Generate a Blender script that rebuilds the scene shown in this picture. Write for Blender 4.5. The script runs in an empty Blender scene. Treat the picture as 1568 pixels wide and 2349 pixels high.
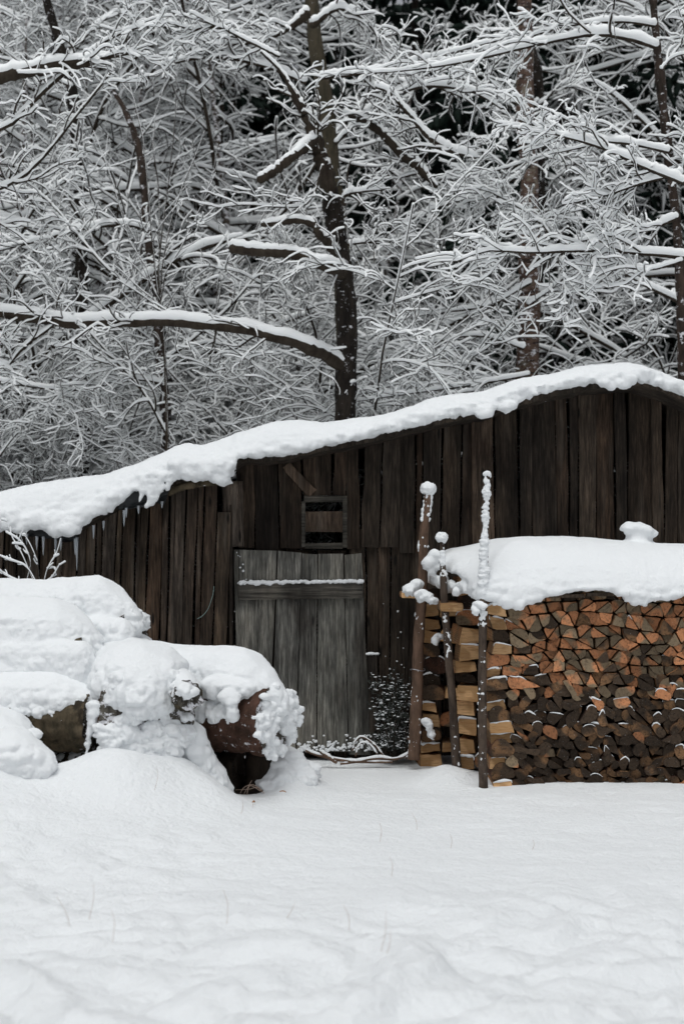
import bpy, math, random
import numpy as np
from mathutils import Vector
random.seed(7); R = np.random.RandomState(11)
sc = bpy.context.scene
# ---------------------------------------------------------------- camera, sky, sun, exposure
FPX = 3262.0; PITCH = math.atan(75.5/FPX); EYE = 1.6
cam_d = bpy.data.cameras.new("camera"); cam = bpy.data.objects.new("camera", cam_d)
sc.collection.objects.link(cam); sc.camera = cam
cam_d.sensor_fit = 'VERTICAL'; cam_d.sensor_height = 36; cam_d.sensor_width = 24; cam_d.lens = 50
cam_d.clip_start = .1; cam_d.clip_end = 500
cam.location = (0, 0, EYE); cam.rotation_euler = (math.pi/2 + PITCH, 0, 0)
cam_d.dof.use_dof = True; cam_d.dof.focus_distance = 9.9; cam_d.dof.aperture_fstop = 1.7
world = bpy.data.worlds.new("World"); sc.world = world; world.use_nodes = True
wn = world.node_tree; bg = wn.nodes["Background"]
sky = wn.nodes.new("ShaderNodeTexSky"); sky.sky_type = 'NISHITA'; sky.sun_disc = False
SUN_EL, SUN_ROT = math.radians(68), math.radians(195)
sky.sun_elevation = SUN_EL; sky.sun_rotation = SUN_ROT; sky.air_density = 1.0; sky.dust_density = 4; sky.ozone_density = 1
hs = wn.nodes.new("ShaderNodeHueSaturation"); hs.inputs['Saturation'].default_value = .20
wn.links.new(sky.outputs[0], hs.inputs['Color']); wn.links.new(hs.outputs[0], bg.inputs[0])
bg.inputs[1].default_value = 0.112
sun_d = bpy.data.lights.new("sun", 'SUN'); sun_d.energy = 1.2; sun_d.angle = math.radians(50); sun_d.color = (.965, 1, .985)
sun = bpy.data.objects.new("sun", sun_d); sc.collection.objects.link(sun)
sun.rotation_euler = (math.radians(22), 0, math.radians(-15))
sc.view_settings.view_transform = 'Standard'; sc.view_settings.look = 'None'
sc.view_settings.gamma = 1; sc.view_settings.exposure = -0.14
sc.cycles.max_bounces = 8; sc.cycles.diffuse_bounces = 6; sc.cycles.glossy_bounces = 2
sc.cycles.use_denoising = True

# ---------------------------------------------------------------- helpers
def P(px, py, Y):
    """a point of the place at distance Y (metres) seen at photo position px,py (photo 1568 wide)"""
    cx, cy = (px-784)/FPX, (1174.5-py)/FPX
    dy = math.cos(PITCH)-cy*math.sin(PITCH); dz = math.sin(PITCH)+cy*math.cos(PITCH)
    return np.array([cx/dy*Y, Y, EYE+dz/dy*Y])
def XZ(px, py, Y):
    p = P(px, py, Y); return (p[0], p[2])
def ssp(a, b, t): t = np.clip((t-a)/(b-a), 0, 1); return t*t*(3-2*t)
_h = np.random.RandomState(5).rand(64, 64, 64).astype(np.float32)
def vn3(x, y, z):
    xi, yi, zi = np.floor(x).astype(int), np.floor(y).astype(int), np.floor(z).astype(int)
    fx, fy, fz = x-xi, y-yi, z-zi
    fx, fy, fz = fx*fx*(3-2*fx), fy*fy*(3-2*fy), fz*fz*(3-2*fz)
    r = 0
    for i in (0, 1):
        for j in (0, 1):
            for k in (0, 1):
                r = r + _h[(xi+i) & 63, (yi+j) & 63, (zi+k) & 63]*(fx if i else 1-fx)*(fy if j else 1-fy)*(fz if k else 1-fz)
    return r*2-1
def fbm(x, y, z=0.0, oct=3):
    x = np.asarray(x, float); y = np.asarray(y, float); z = np.zeros_like(x)+z
    r = 0; a = 1
    for o in range(oct):
        r = r+a*vn3(x+o*17.3, y+o*9.1, z+o*5.7); x, y, z = x*2.03, y*2.03, z*2.03; a *= .5
    return r
def tag(o, label=None, cat=None, group=None, kind=None):
    if label: o['label'] = label
    if cat: o['category'] = cat
    if group: o['group'] = group
    if kind: o['kind'] = kind
    return o
def link(o, parent=None):
    sc.collection.objects.link(o)
    if parent is not None:
        o.parent = parent; o.location = -Vector(parent.location) if o.location.length == 0 else o.location
    return o
def empty(name, loc=(0, 0, 0), label=None, cat=None, group=None):
    o = bpy.data.objects.new(name, None); o.location = loc; o.empty_display_size = .1
    sc.collection.objects.link(o); return tag(o, label, cat, group)
def np_mesh(name, V, F, mats, mi=None, smooth=True):
    """V (n,3), F (m,4) quads"""
    me = bpy.data.meshes.new(name); V = np.asarray(V, np.float32); F = np.asarray(F, np.int32)
    me.vertices.add(len(V)); me.vertices.foreach_set('co', V.ravel())
    me.loops.add(F.size); me.loops.foreach_set('vertex_index', F.ravel())
    me.polygons.add(len(F)); me.polygons.foreach_set('loop_start', np.arange(0, F.size, F.shape[1], dtype=np.int32))
    if mi is not None: me.polygons.foreach_set('material_index', np.asarray(mi, np.int32))
    me.update(calc_edges=True)
    me.polygons.foreach_set('use_smooth', np.full(len(F), smooth))
    for m in (mats if isinstance(mats, (list, tuple)) else [mats]): me.materials.append(m)
    return me
def obj(name, me, parent=None):
    o = bpy.data.objects.new(name, me); return link(o, parent)
class MB:
    def __init__(s): s.v = []; s.f = []; s.m = []; s.s = []
    def add(s, vs, fs, mi=0, sm=False):
        b = len(s.v); s.v += [tuple(map(float, v)) for v in vs]
        for f in fs: s.f.append(tuple(i+b for i in f)); s.m.append(mi); s.s.append(sm)
    def box(s, c, d, mi=0, rot=None):
        vs = [Vector(((i & 1)-.5, ((i >> 1) & 1)-.5, (i >> 2)-.5))*1 for i in range(8)]
        vs = [Vector((v.x*d[0], v.y*d[1], v.z*d[2])) for v in vs]
        if rot is not None: vs = [rot @ v for v in vs]
        s.add([v+Vector(c) for v in vs], [(0, 2, 3, 1), (4, 5, 7, 6), (0, 1, 5, 4), (2, 6, 7, 3), (0, 4, 6, 2), (1, 3, 7, 5)], mi)
    def plank(s, bl, br, tl, tr, Y, th=.025, seg=14, wob=.0065, mi=0, tilt=0, rag=.01):
        """upright board: corners in XZ, front at Y"""
        n = seg+1; vs = []; fs = []
        ph = random.random()*100; o1 = random.uniform(-rag, rag)*.5; o2 = o1+random.uniform(-rag, rag)*.6
        for i in range(n):
            t = i/seg; w1 = wob*float(fbm(np.array(ph+t*4), np.array(0.))); w2 = wob*float(fbm(np.array(ph+t*4), np.array(9.)))
            bow = wob*1.2*math.sin(t*3.1+ph)
            xl = bl[0]*(1-t)+tl[0]*t+w1; xr = br[0]*(1-t)+tr[0]*t+w2
            zl = bl[1]*(1-t)+tl[1]*t; zr = br[1]*(1-t)+tr[1]*t
            if i == 0: zl += o1; zr += o2
            if i == seg: zl += o2; zr += o1
            yy = Y+bow+tilt*t; e = .004
            vs += [(xl, yy+th, zl), (xl, yy+e, zl), (xl+e, yy, zl), (xr-e, yy, zr), (xr, yy+e, zr), (xr, yy+th, zr)]
        for i in range(seg):
            a = i*6
            for k in range(6): fs.append((a+k, a+(k+1) % 6, a+6+(k+1) % 6, a+6+k))
        fs.append(tuple(reversed(range(6)))); fs.append(tuple(seg*6+k for k in range(6)))
        s.add(vs, fs, mi)
    def mesh(s, name, mats):
        me = bpy.data.meshes.new(name); me.from_pydata(s.v, [], s.f)
        for m in (mats if isinstance(mats, (list, tuple)) else [mats]): me.materials.append(m)
        me.polygons.foreach_set('material_index', s.m); me.polygons.foreach_set('use_smooth', s.s); me.update()
        return me
def resample(pts, n):
    pts = np.asarray(pts, float)
    # Catmull-Rom then even resample
    if len(pts) > 2:
        q = np.vstack([2*pts[0]-pts[1], pts, 2*pts[-1]-pts[-2]]); out = []
        for i in range(1, len(q)-2):
            for t in np.linspace(0, 1, 8, endpoint=False):
                a, b, c, d = q[i-1], q[i], q[i+1], q[i+2]
                out.append(.5*((2*b)+(-a+c)*t+(2*a-5*b+4*c-d)*t*t+(-a+3*b-3*c+d)*t**3))
        out.append(pts[-1]); pts = np.array(out)
    d = np.r_[0, np.cumsum(np.linalg.norm(np.diff(pts, axis=0)[:, :3], axis=1))]
    u = np.linspace(0, d[-1], n)
    return np.stack([np.interp(u, d, pts[:, k]) for k in range(pts.shape[1])], 1)
def norm(a): return a/(np.linalg.norm(a, axis=-1, keepdims=True)+1e-9)
def caps(pts, rad):
    """round off both ends of each branch"""
    a = norm(pts[:, :1]-pts[:, 1:2]); b = norm(pts[:, -1:]-pts[:, -2:-1]); r0 = rad[:, :1, None]; r1 = rad[:, -1:, None]
    return np.concatenate([pts[:, :1]+a*r0*.6, pts[:, :1]+a*r0*.35, pts, pts[:, -1:]+b*r1*.35, pts[:, -1:]+b*r1*.6], 1), np.concatenate([rad[:, :1]*.05, rad[:, :1]*.7, rad, rad[:, -1:]*.7, rad[:, -1:]*.05], 1)
def tubes(pts, rad, S=5, squash=None):
    """pts (B,N,3) rad (B,N) -> verts, quads. Ends closed by a tiny last ring."""
    B, N, _ = pts.shape
    T = norm(np.gradient(pts, axis=1)); up = np.zeros_like(T); up[..., 2] = 1
    vert = np.abs(T[..., 2:3]) > .93; up = np.where(vert, np.array([0, 1., 0]), up)
    s = norm(np.cross(T, up)); u = np.cross(s, T)
    a = np.arange(S)/S*2*np.pi
    ca, sa = np.cos(a), np.sin(a)
    V = pts[:, :, None, :]+rad[:, :, None, None]*(s[:, :, None, :]*ca[None, None, :, None]+u[:, :, None, :]*sa[None, None, :, None])
    idx = np.arange(B*N*S).reshape(B, N, S); nx = np.roll(idx, -1, axis=2)
    F = np.stack([idx[:, :-1], nx[:, :-1], nx[:, 1:], idx[:, 1:]], -1).reshape(-1, 4)
    return V.reshape(-1, 3), F
def join(parts):
    Vs, Fs, o = [], [], 0
    for V, F in parts: Vs.append(V); Fs.append(F+o); o += len(V)
    return np.vstack(Vs), np.vstack(Fs)
# icosphere template
import bmesh
_bm = bmesh.new(); bmesh.ops.create_icosphere(_bm, subdivisions=2, radius=1)
ICO_V = np.array([v.co[:] for v in _bm.verts]); ICO_F = np.array([[v.index for v in f.verts] for f in _bm.faces]); _bm.free()
def blobs_vf(bl):
    """bl: list of (x,y,z,rx,ry,rz) -> triangles"""
    bl = np.asarray(bl, float); V = bl[:, None, :3]+ICO_V[None]*bl[:, None, 3:6]
    F = ICO_F[None]+(np.arange(len(bl))*len(ICO_V))[:, None, None]
    return V.reshape(-1, 3), F.reshape(-1, 3)
def slab_vf(xs, ys, zb, zt):
    """closed slab over grid (xs, ys arrays of shape (a,b)), as triangles"""
    a, b = xs.shape; V = np.concatenate([np.stack([xs, ys, zb], -1).reshape(-1, 3), np.stack([xs, ys, zt], -1).reshape(-1, 3)])
    i = np.arange(a*b).reshape(a, b); n = a*b
    q = np.stack([i[:-1, :-1], i[1:, :-1], i[1:, 1:], i[:-1, 1:]], -1).reshape(-1, 4)
    fs = [q[:, ::-1], q+n]
    for e in (i[0], i[:, -1], i[-1][::-1], i[:, 0][::-1]):
        fs.append(np.stack([e[:-1], e[1:], e[1:]+n, e[:-1]+n], -1))
    F = np.vstack(fs); return V, np.vstack([F[:, [0, 1, 2]], F[:, [0, 2, 3]]])
def remeshed(name, parts, mat, voxel=.02, smooth=4, amp=.006, freq=9, amp2=.0, freq2=30, bil=0.0, bf=13):
    V, F = join(parts) if isinstance(parts, list) else parts
    me = np_mesh(name+"_src", V, F, mat); o = bpy.data.objects.new("tmp", me); sc.collection.objects.link(o)
    m = o.modifiers.new("r", 'REMESH'); m.mode = 'VOXEL'; m.voxel_size = voxel; m.use_smooth_shade = True
    if smooth:
        m2 = o.modifiers.new("s", 'SMOOTH'); m2.factor = .5; m2.iterations = smooth
    dg = bpy.context.evaluated_depsgraph_get(); out = bpy.data.meshes.new_from_object(o.evaluated_get(dg))
    bpy.data.objects.remove(o); bpy.data.meshes.remove(me); out.name = name
    n = len(out.vertices); co = np.empty(n*3, np.float32); out.vertices.foreach_get('co', co); co = co.reshape(-1, 3)
    no = np.empty(n*3, np.float32); out.vertex_normals.foreach_get('vector', no); no = no.reshape(-1, 3)
    d = amp*fbm(co[:, 0]*freq, co[:, 1]*freq, co[:, 2]*freq)
    if amp2: d = d+amp2*fbm(co[:, 0]*freq2, co[:, 1]*freq2, co[:, 2]*freq2, 2)
    if bil:   # lumpy flanks, smooth tops
        w = np.clip(1.05-no[:, 2]*1.25, 0, 1)*(.55+.45*np.clip(1+fbm(co[:, 0]*3, co[:, 1]*3, co[:, 2]*3, 2), 0, 1.6))
        n1 = np.abs(vn3(co[:, 0]*bf+3, co[:, 1]*bf, co[:, 2]*bf)); n2 = np.abs(vn3(co[:, 0]*bf*2.3, co[:, 1]*bf*2.3+5, co[:, 2]*bf*2.3))
        d = d+bil*w*((n1+.5*n2)*2.4-.75)
    out.vertices.foreach_set('co', (co+no*d[:, None]).astype(np.float32).ravel())
    out.polygons.foreach_set('use_smooth', np.full(len(out.polygons), True))
    out.materials.clear(); out.materials.append(mat); out.update()
    return out
ORD = ["zeroth", "first", "second", "third", "fourth", "fifth", "sixth", "seventh", "eighth", "ninth", "tenth", "eleventh", "twelfth", "thirteenth", "fourteenth", "fifteenth", "sixteenth", "seventeenth", "eighteenth", "nineteenth", "twentieth"]
def ordn(i): return ORD[i] if i < 21 else "twenty-"+ORD[i-20]

# ---------------------------------------------------------------- materials
def nmat(name):
    m = bpy.data.materials.new(name); m.use_nodes = True; nt = m.node_tree
    return m, nt, nt.nodes["Principled BSDF"]
def N(nt, t, **k):
    n = nt.nodes.new("ShaderNode"+t)
    for a, v in k.items():
        if a.startswith('i_'):
            key = a[2:]; n.inputs[int(key) if key.isdigit() else key.replace('_', ' ')].default_value = v
        else: setattr(n, a, v)
    return n
def ramp(nt, src, stops):
    r = N(nt, "ValToRGB"); el = r.color_ramp.elements
    while len(el) < len(stops): el.new(.5)
    for e, (p, c) in zip(el, stops):
        e.position = p; e.color = (c, c, c, 1) if not hasattr(c, '__len__') else (*c, 1)
    nt.links.new(src, r.inputs[0]); return r.outputs[0]
def mixc(nt, fac, a, b, blend='MIX'):
    m = N(nt, "Mix", data_type='RGBA', blend_type=blend)
    for s, v in ((m.inputs[0], fac), (m.inputs[6], a), (m.inputs[7], b)):
        if isinstance(v, bpy.types.NodeSocket): nt.links.new(v, s)
        else: s.default_value = (*v, 1) if hasattr(v, '__len__') else v
    return m.outputs[2]
def noise(nt, vec, scale, detail=4, rough=.55, out=0):
    n = N(nt, "TexNoise"); n.inputs['Scale'].default_value = scale; n.inputs['Detail'].default_value = detail; n.inputs['Roughness'].default_value = rough
    if vec is not None: nt.links.new(vec, n.inputs['Vector'])
    return n.outputs[out]
def mapping(nt, vec, scale, off=None):
    m = N(nt, "Mapping"); m.inputs['Scale'].default_value = scale; nt.links.new(vec, m.inputs['Vector'])
    if off is not None: nt.links.new(off, m.inputs['Location'])
    return m.outputs[0]
def bump(nt, bs, h, strength, dist):
    b = N(nt, "Bump"); b.inputs['Strength'].default_value = strength; b.inputs['Distance'].default_value = dist
    nt.links.new(h, b.inputs['Height']); nt.links.new(b.outputs[0], bs.inputs['Normal'])
def snow_mat(name, col, strength=.5, dist=.006, sc1=70):
    m, nt, bs = nmat(name); tc = N(nt, "TexCoord").outputs['Object']
    bs.inputs['Base Color'].default_value = (*col, 1); bs.inputs['Roughness'].default_value = .75
    bs.inputs['Specular IOR Level'].default_value = .25
    bump(nt, bs, noise(nt, tc, sc1, 5, .6), strength, dist); return m
SNOW = snow_mat("snow", (.80, .82, .835), .7, .008, 60)
SNOWG = snow_mat("ground_snow", (.80, .82, .835), .9, .02, 24)
SNOWT = snow_mat("branch_snow", (.88, .895, .90), .3, .006, 60)
def island_off(nt, geo):
    v = N(nt, "CombineXYZ"); 
    for k, f in enumerate((13.7, 71.3, 37.9)):
        mm = N(nt, "Math", operation='MULTIPLY'); mm.inputs[1].default_value = f; nt.links.new(geo.outputs['Random Per Island'], mm.inputs[0]); nt.links.new(mm.outputs[0], v.inputs[k])
    return v.outputs[0]
def wood_mat(name, stops, scale=(30, 30, 2.2), dark=(.008, .007, .006), streak=.6, rough=.85, tone=(.6, 1.3), horiz=False, base_l=(.10, .088, .076)):
    """weathered boards: colour per board, long grain streaks, knots"""
    m, nt, bs = nmat(name); tc = N(nt, "TexCoord").outputs['Object']; geo = N(nt, "NewGeometry")
    off = island_off(nt, geo)
    sc_ = (1.3, 26, 26) if horiz else scale
    v = mapping(nt, tc, sc_, off); sc2 = tuple(s*.23 for s in sc_)
    base = ramp(nt, geo.outputs['Random Per Island'], stops)
    g = noise(nt, v, 2.2, 10, .72); g2 = noise(nt, mapping(nt, tc, sc2, off), 1.5, 4, .6)
    gfac = ramp(nt, g, [(.34, 0.), (.66, 1.)])
    c = mixc(nt, ramp(nt, g2, [(.3, tone[0]*.5), (.7, 1.)]), dark, base)
    br = ramp(nt, g, [(.32, .25), (.5, .9), (.68, 2.1)])
    c = mixc(nt, 1.0, c, br, 'MULTIPLY')
    g3 = noise(nt, mapping(nt, tc, tuple(s*.5 for s in sc_), off), 1.1, 3, .5)
    c = mixc(nt, ramp(nt, g3, [(.55, 0.), (.75, .45)]), c, (base_l))
    vo = N(nt, "TexVoronoi"); vo.inputs['Scale'].default_value = 1.0; vo.inputs['Randomness'].default_value = 1
    nt.links.new(mapping(nt, tc, (9, 9, 2.2) if not horiz else (2.2, 9, 9), off), vo.inputs['Vector'])
    c = mixc(nt, ramp(nt, vo.outputs['Distance'], [(.07, .95), (.13, 0.)]), c, dark)
    st = noise(nt, mapping(nt, tc, (1.6, 1.6, .7)), 2.2, 4, .6)
    c = mixc(nt, 1.0, c, ramp(nt, st, [(.33, (.42, .38, .36)), (.5, (.95, .93, .9)), (.68, (1.7, 1.6, 1.5))]), 'MULTIPLY')
    nt.links.new(c, bs.inputs['Base Color']); bs.inputs['Roughness'].default_value = rough; bs.inputs['Specular IOR Level'].default_value = .2
    bump(nt, bs, g, .9, .006); return m
WALL = wood_mat("barn_boards", [(0, (.040, .027, .019)), (.3, (.055, .043, .033)), (.5, (.027, .021, .017)), (.68, (.085, .068, .054)), (.85, (.050, .031, .020)), (1, (.035, .030, .026))])
WALLL = wood_mat("old_side_boards", [(0, (.060, .042, .029)), (.25, (.10, .078, .058)), (.45, (.040, .027, .019)), (.62, (.12, .10, .085)), (.8, (.075, .048, .032)), (1, (.05, .04, .033))], base_l=(.17, .15, .13))
WALLB = wood_mat("brown_board", [(0, (.10, .075, .055)), (1, (.14, .10, .075))])
DOORM = wood_mat("grey_door_boards", [(0, (.13, .13, .118)), (.5, (.175, .175, .16)), (1, (.15, .15, .14))], dark=(.03, .03, .03), streak=.55, base_l=(.21, .20, .17))
BRACE = wood_mat("grey_brace_wood", [(0, (.075, .07, .06)), (1, (.10, .095, .085))], dark=(.025, .024, .022), horiz=True, base_l=(.14, .13, .115))
def bark_mat(name, a, b, fleck=0.0, ring=False, lich=None, scale=14, bump_d=.02):
    m, nt, bs = nmat(name); tc = N(nt, "TexCoord").outputs['Object']
    v = mapping(nt, tc, (1, 1, .35))
    n1 = noise(nt, v, scale, 6, .65)
    c = mixc(nt, ramp(nt, n1, [(.35, 0.), (.65, 1.)]), a, b)
    if lich: c = mixc(nt, ramp(nt, noise(nt, tc, 7, 5, .6), [(.55, 0.), (.62, .8)]), c, lich)
    if ring:
        v2 = mapping(nt, tc, (1.2, 1.2, 9)); c = mixc(nt, ramp(nt, noise(nt, v2, 4, 5, .6), [(.56, 0.), (.6, .85)]), c, (.02, .017, .015))
    if fleck:
        v3 = mapping(nt, tc, (1, 1, 1.5)); f = noise(nt, v3, 16, 6, .72)
        c = mixc(nt, ramp(nt, f, [(fleck, 0.), (fleck+.04, .9)]), c, (.75, .75, .78))
    nt.links.new(c, bs.inputs['Base Color']); bs.inputs['Roughness'].default_value = .9; bs.inputs['Specular IOR Level'].default_value = .15
    bump(nt, bs, n1, 1, bump_d); return m
BARKT = bark_mat("twig_bark", (.022, .016, .012), (.05, .04, .03))
BARKD = bark_mat("dark_trunk_bark", (.010, .008, .007), (.032, .026, .021), fleck=.60)
BARKO = bark_mat("olive_trunk_bark", (.04, .036, .024), (.085, .07, .048), fleck=.64)
BARKR = bark_mat("red_trunk_bark", (.02, .016, .013), (.065, .046, .037), fleck=.58)
BARKS = bark_mat("snow_plastered_bark", (.04, .032, .026), (.10, .08, .065), fleck=.50)
BIRCH = bark_mat("birch_bark", (.06, .036, .028), (.13, .085, .065), fleck=.57, ring=True, lich=(.16, .14, .11))
BARKL = bark_mat("red_log_bark", (.035, .02, .014), (.095, .050, .036), fleck=.60, scale=18)
BARKG = bark_mat("mossy_log_bark", (.03, .027, .018), (.13, .10, .065), fleck=.66, lich=(.02, .016, .012), scale=12)
LOGEND = bark_mat("frosted_log_end", (.12, .11, .09), (.03, .026, .022), fleck=.52, scale=30, bump_d=.01)
STAKE = bark_mat("stake_bark", (.07, .045, .032), (.16, .10, .07), fleck=.66, scale=20, bump_d=.008)
STAKED = bark_mat("dark_stake_bark", (.035, .026, .021), (.10, .074, .057), fleck=.64, scale=24, bump_d=.008)
NEEDLE = bark_mat("spruce_needles", (.006, .012, .010), (.014, .024, .018), scale=30)
HOLLOW_DARK = bark_mat("hollow_dark", (.012, .009, .007), (.03, .022, .016), scale=20)  # near-black that paints in the hollow's shade; the stump wears it too
FELT, nt, bs = nmat("roofing_felt"); bs.inputs['Base Color'].default_value = (.012, .014, .016, 1); bs.inputs['Roughness'].default_value = .55
bump(nt, bs, noise(nt, N(nt, "TexCoord").outputs['Object'], 25, 5), .8, .02)
ICE, nt, bs = nmat("ice"); bs.inputs['Base Color'].default_value = (.8, .85, .9, 1); bs.inputs['Roughness'].default_value = .15; bs.inputs['Transmission Weight'].default_value = .7; bs.inputs['IOR'].default_value = 1.31
STRAW, nt, bs = nmat("dry_grass"); bs.inputs['Base Color'].default_value = (.40, .30, .24, 1); bs.inputs['Roughness'].default_value = .8
WIRE, nt, bs = nmat("wire"); bs.inputs['Base Color'].default_value = (.4, .4, .42, 1); bs.inputs['Metallic'].default_value = .8; bs.inputs['Roughness'].default_value = .5
GREEN, nt, bs = nmat("shrub_leaf"); bs.inputs['Base Color'].default_value = (.03, .036, .03, 1); bs.inputs['Roughness'].default_value = .7
def end_mat(name, grey, orange, thr, dark, grain=False):
    m, nt, bs = nmat(name); tc = N(nt, "TexCoord").outputs['Object']; oi = N(nt, "ObjectInfo"); geo = N(nt, "NewGeometry")
    off = N(nt, "CombineXYZ")
    for k, f in enumerate((91.7, 47.3, 29.9)):
        mm = N(nt, "Math", operation='MULTIPLY'); mm.inputs[1].default_value = f; nt.links.new(oi.outputs['Random'], mm.inputs[0]); nt.links.new(mm.outputs[0], off.inputs[k])
    v = mapping(nt, tc, (1, 1, 1), off.outputs[0])
    n1 = noise(nt, v, 7, 1, .4); n2 = noise(nt, v, 55, 5, .7); n3 = noise(nt, mapping(nt, tc, (1, 1, 1), off.outputs[0]), 140, 3, .7)
    c = mixc(nt, ramp(nt, n1, [(thr-.03, 0.), (thr+.05, 1.)]), grey, orange)
    if grain: n2 = noise(nt, mapping(nt, tc, (.16, .3, 1.6), off.outputs[0]), 50, 6, .7)
    w = N(nt, "TexWave", wave_type='RINGS'); w.rings_direction = 'Y'; w.inputs['Scale'].default_value = 55; w.inputs['Distortion'].default_value = 3; w.inputs['Detail'].default_value = 2
    nt.links.new(v, w.inputs['Vector'])
    c = mixc(nt, .35, c, w.outputs['Color'], 'MULTIPLY')
    c = mixc(nt, ramp(nt, n2, [(.36, .7), (.5, 0.)]), c, dark)
    val = N(nt, "HueSaturation"); nt.links.new(c, val.inputs['Color']); mr = N(nt, "MapRange"); mr.inputs['To Min'].default_value = .6; mr.inputs['To Max'].default_value = 1.5
    nt.links.new(oi.outputs['Random'], mr.inputs[0]); nt.links.new(mr.outputs[0], val.inputs['Value'])
    c = mixc(nt, ramp(nt, n3, [(.68, 0.), (.73, .8)]), val.outputs[0], (.7, .7, .72))
    nt.links.new(c, bs.inputs['Base Color']); bs.inputs['Roughness'].default_value = .85; bs.inputs['Specular IOR Level'].default_value = .2
    bump(nt, bs, n2, 1, .01); return m
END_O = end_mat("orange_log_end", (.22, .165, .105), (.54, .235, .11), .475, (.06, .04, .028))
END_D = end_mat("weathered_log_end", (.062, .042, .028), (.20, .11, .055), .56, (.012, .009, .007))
END_P = end_mat("pale_log_end", (.46, .27, .125), (.72, .45, .23), .5, (.30, .15, .06), True)
BARKF = end_mat("firewood_bark", (.035, .022, .016), (.10, .045, .028), .5, (.014, .010, .008))
SPLIT = end_mat("split_wood", (.28, .17, .09), (.45, .22, .10), .5, (.12, .07, .04))

# ---------------------------------------------------------------- the ground
def gz(x, y):
    x = np.asarray(x, float); y = np.asarray(y, float)
    g = lambda cx, cy, sx, sy, a: a*np.exp(-((x-cx)/sx)**2-((y-cy)/sy)**2)
    z = .035*fbm(x*.55, y*.55, 3.1, 3)
    z = z+.009*fbm(x*2+y*1.5, y*4, 1.7, 4)+.004*fbm(x*14, y*14, 1.7, 3)*ssp(4, 5, y)*(1-ssp(9, 12, y))
    near = 1-ssp(5.2, 7.4, y); wx = x+.35*fbm(x*1.3, y*1.3, 12.); wy = y+.35*fbm(x*1.3, y*1.3, 15.)
    z = z+near*(.09*np.abs(fbm(wx*1.9, wy*2.4, 8.2, 4))+.03*np.abs(fbm(wx*7, wy*8, 2.2, 4))-.06)
    left = (1-ssp(-1.6, .2, x))*(1-ssp(7.2, 8.3, y))*ssp(5.8, 7, y); z = z+left*(.05*np.abs(fbm(x*4, y*4, 4.4, 3))+.02*fbm(x*11, y*11, 4.4, 3)-.02)
    z = z+g(-1.30, 8.42, .40, .36, .33)+g(-2.1, 8.25, .5, .5, .20)+g(-1.75, 7.75, .9, .55, .10)+g(-.78, 8.55, .2, .3, .10)
    z = z+g(-2.9, 8.7, .9, .8, .35)+g(-1.0, 8.78, .20, .24, .17)
    z = z+g(.72, 9.75, .22, .3, .10)+g(-.35, 9.25, .16, .22, .14)+g(-.2, 9.6, .3, .4, .05)
    z = z+.16*np.maximum(y-15, 0)*ssp(13, 22, y)
    return z
def axis(segs):
    out = []
    for a, b, st in segs: out += list(np.arange(a, b-1e-6, st))
    return np.array(out+[segs[-1][1]])
xs = axis([(-160, -40, 12), (-40, -8, 2), (-8, -3, .2), (-3, 3, .03), (3, 8, .2), (8, 40, 2), (40, 160, 12)])
ys = axis([(-120, -10, 10), (-10, 3.6, .4), (3.6, 9.6, .028), (9.6, 12, .06), (12, 40, 1), (40, 200, 10)])
X, Y = np.meshgrid(xs, ys, indexing='ij'); Z = gz(X, Y)
i = np.arange(X.size).reshape(X.shape)
F = np.stack([i[:-1, :-1], i[1:, :-1], i[1:, 1:], i[:-1, 1:]], -1).reshape(-1, 4)
tag(obj('snowy_ground', np_mesh('ground', np.stack([X, Y, Z], -1).reshape(-1, 3), F, SNOWG)), 'smooth white snow covering the ground in front of the barn', 'ground', kind='structure')
def gzf(x, y): return float(gz(x, y))

# ---------------------------------------------------------------- the barn
roof_top = [(-260, 1160), (0, 1115), (100, 1100), (230, 1085), (300, 1055), (370, 1028), (400, 1011), (425, 1007), (455, 1013), (500, 1003), (560, 984), (620, 966), (680, 961), (740, 967), (800, 955), (860, 944), (920, 932), (980, 905), (1040, 895), (1120, 885), (1180, 862), (1260, 850), (1330, 835), (1400, 826), (1440, 823), (1480, 830), (1520, 845), (1568, 868), (1700, 930), (2000, 1070)]
roof_bot = [(-260, 1235), (0, 1200), (120, 1207), (170, 1205), (210, 1180), (270, 1150), (330, 1105), (400, 1085), (490, 1085), (525, 1085), (535, 1045), (600, 1045), (660, 1038), (720, 1025), (800, 1012), (900, 985), (1000, 960), (1060, 948), (1120, 940), (1150, 928), (1250, 898), (1350, 878), (1420, 870), (1470, 868), (1530, 885), (1568, 900), (1700, 960), (2000, 1100)]
YF = 10.25
def line_at(tab, Y):
    a = np.array([XZ(px, py, Y) for px, py in tab]); return lambda x: np.interp(x, a[:, 0], a[:, 1])
rt, rb = line_at(roof_top, YF), line_at(roof_bot, YF)
barn = empty('barn', (0, 10.7, 0), 'old dark wooden barn with snow-covered roof below the snowy trees', 'barn')
YW = 10.80; YL = 10.62
top_main = line_at([(p, q+12) for p, q in roof_bot], YW)
mb = MB()
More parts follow.
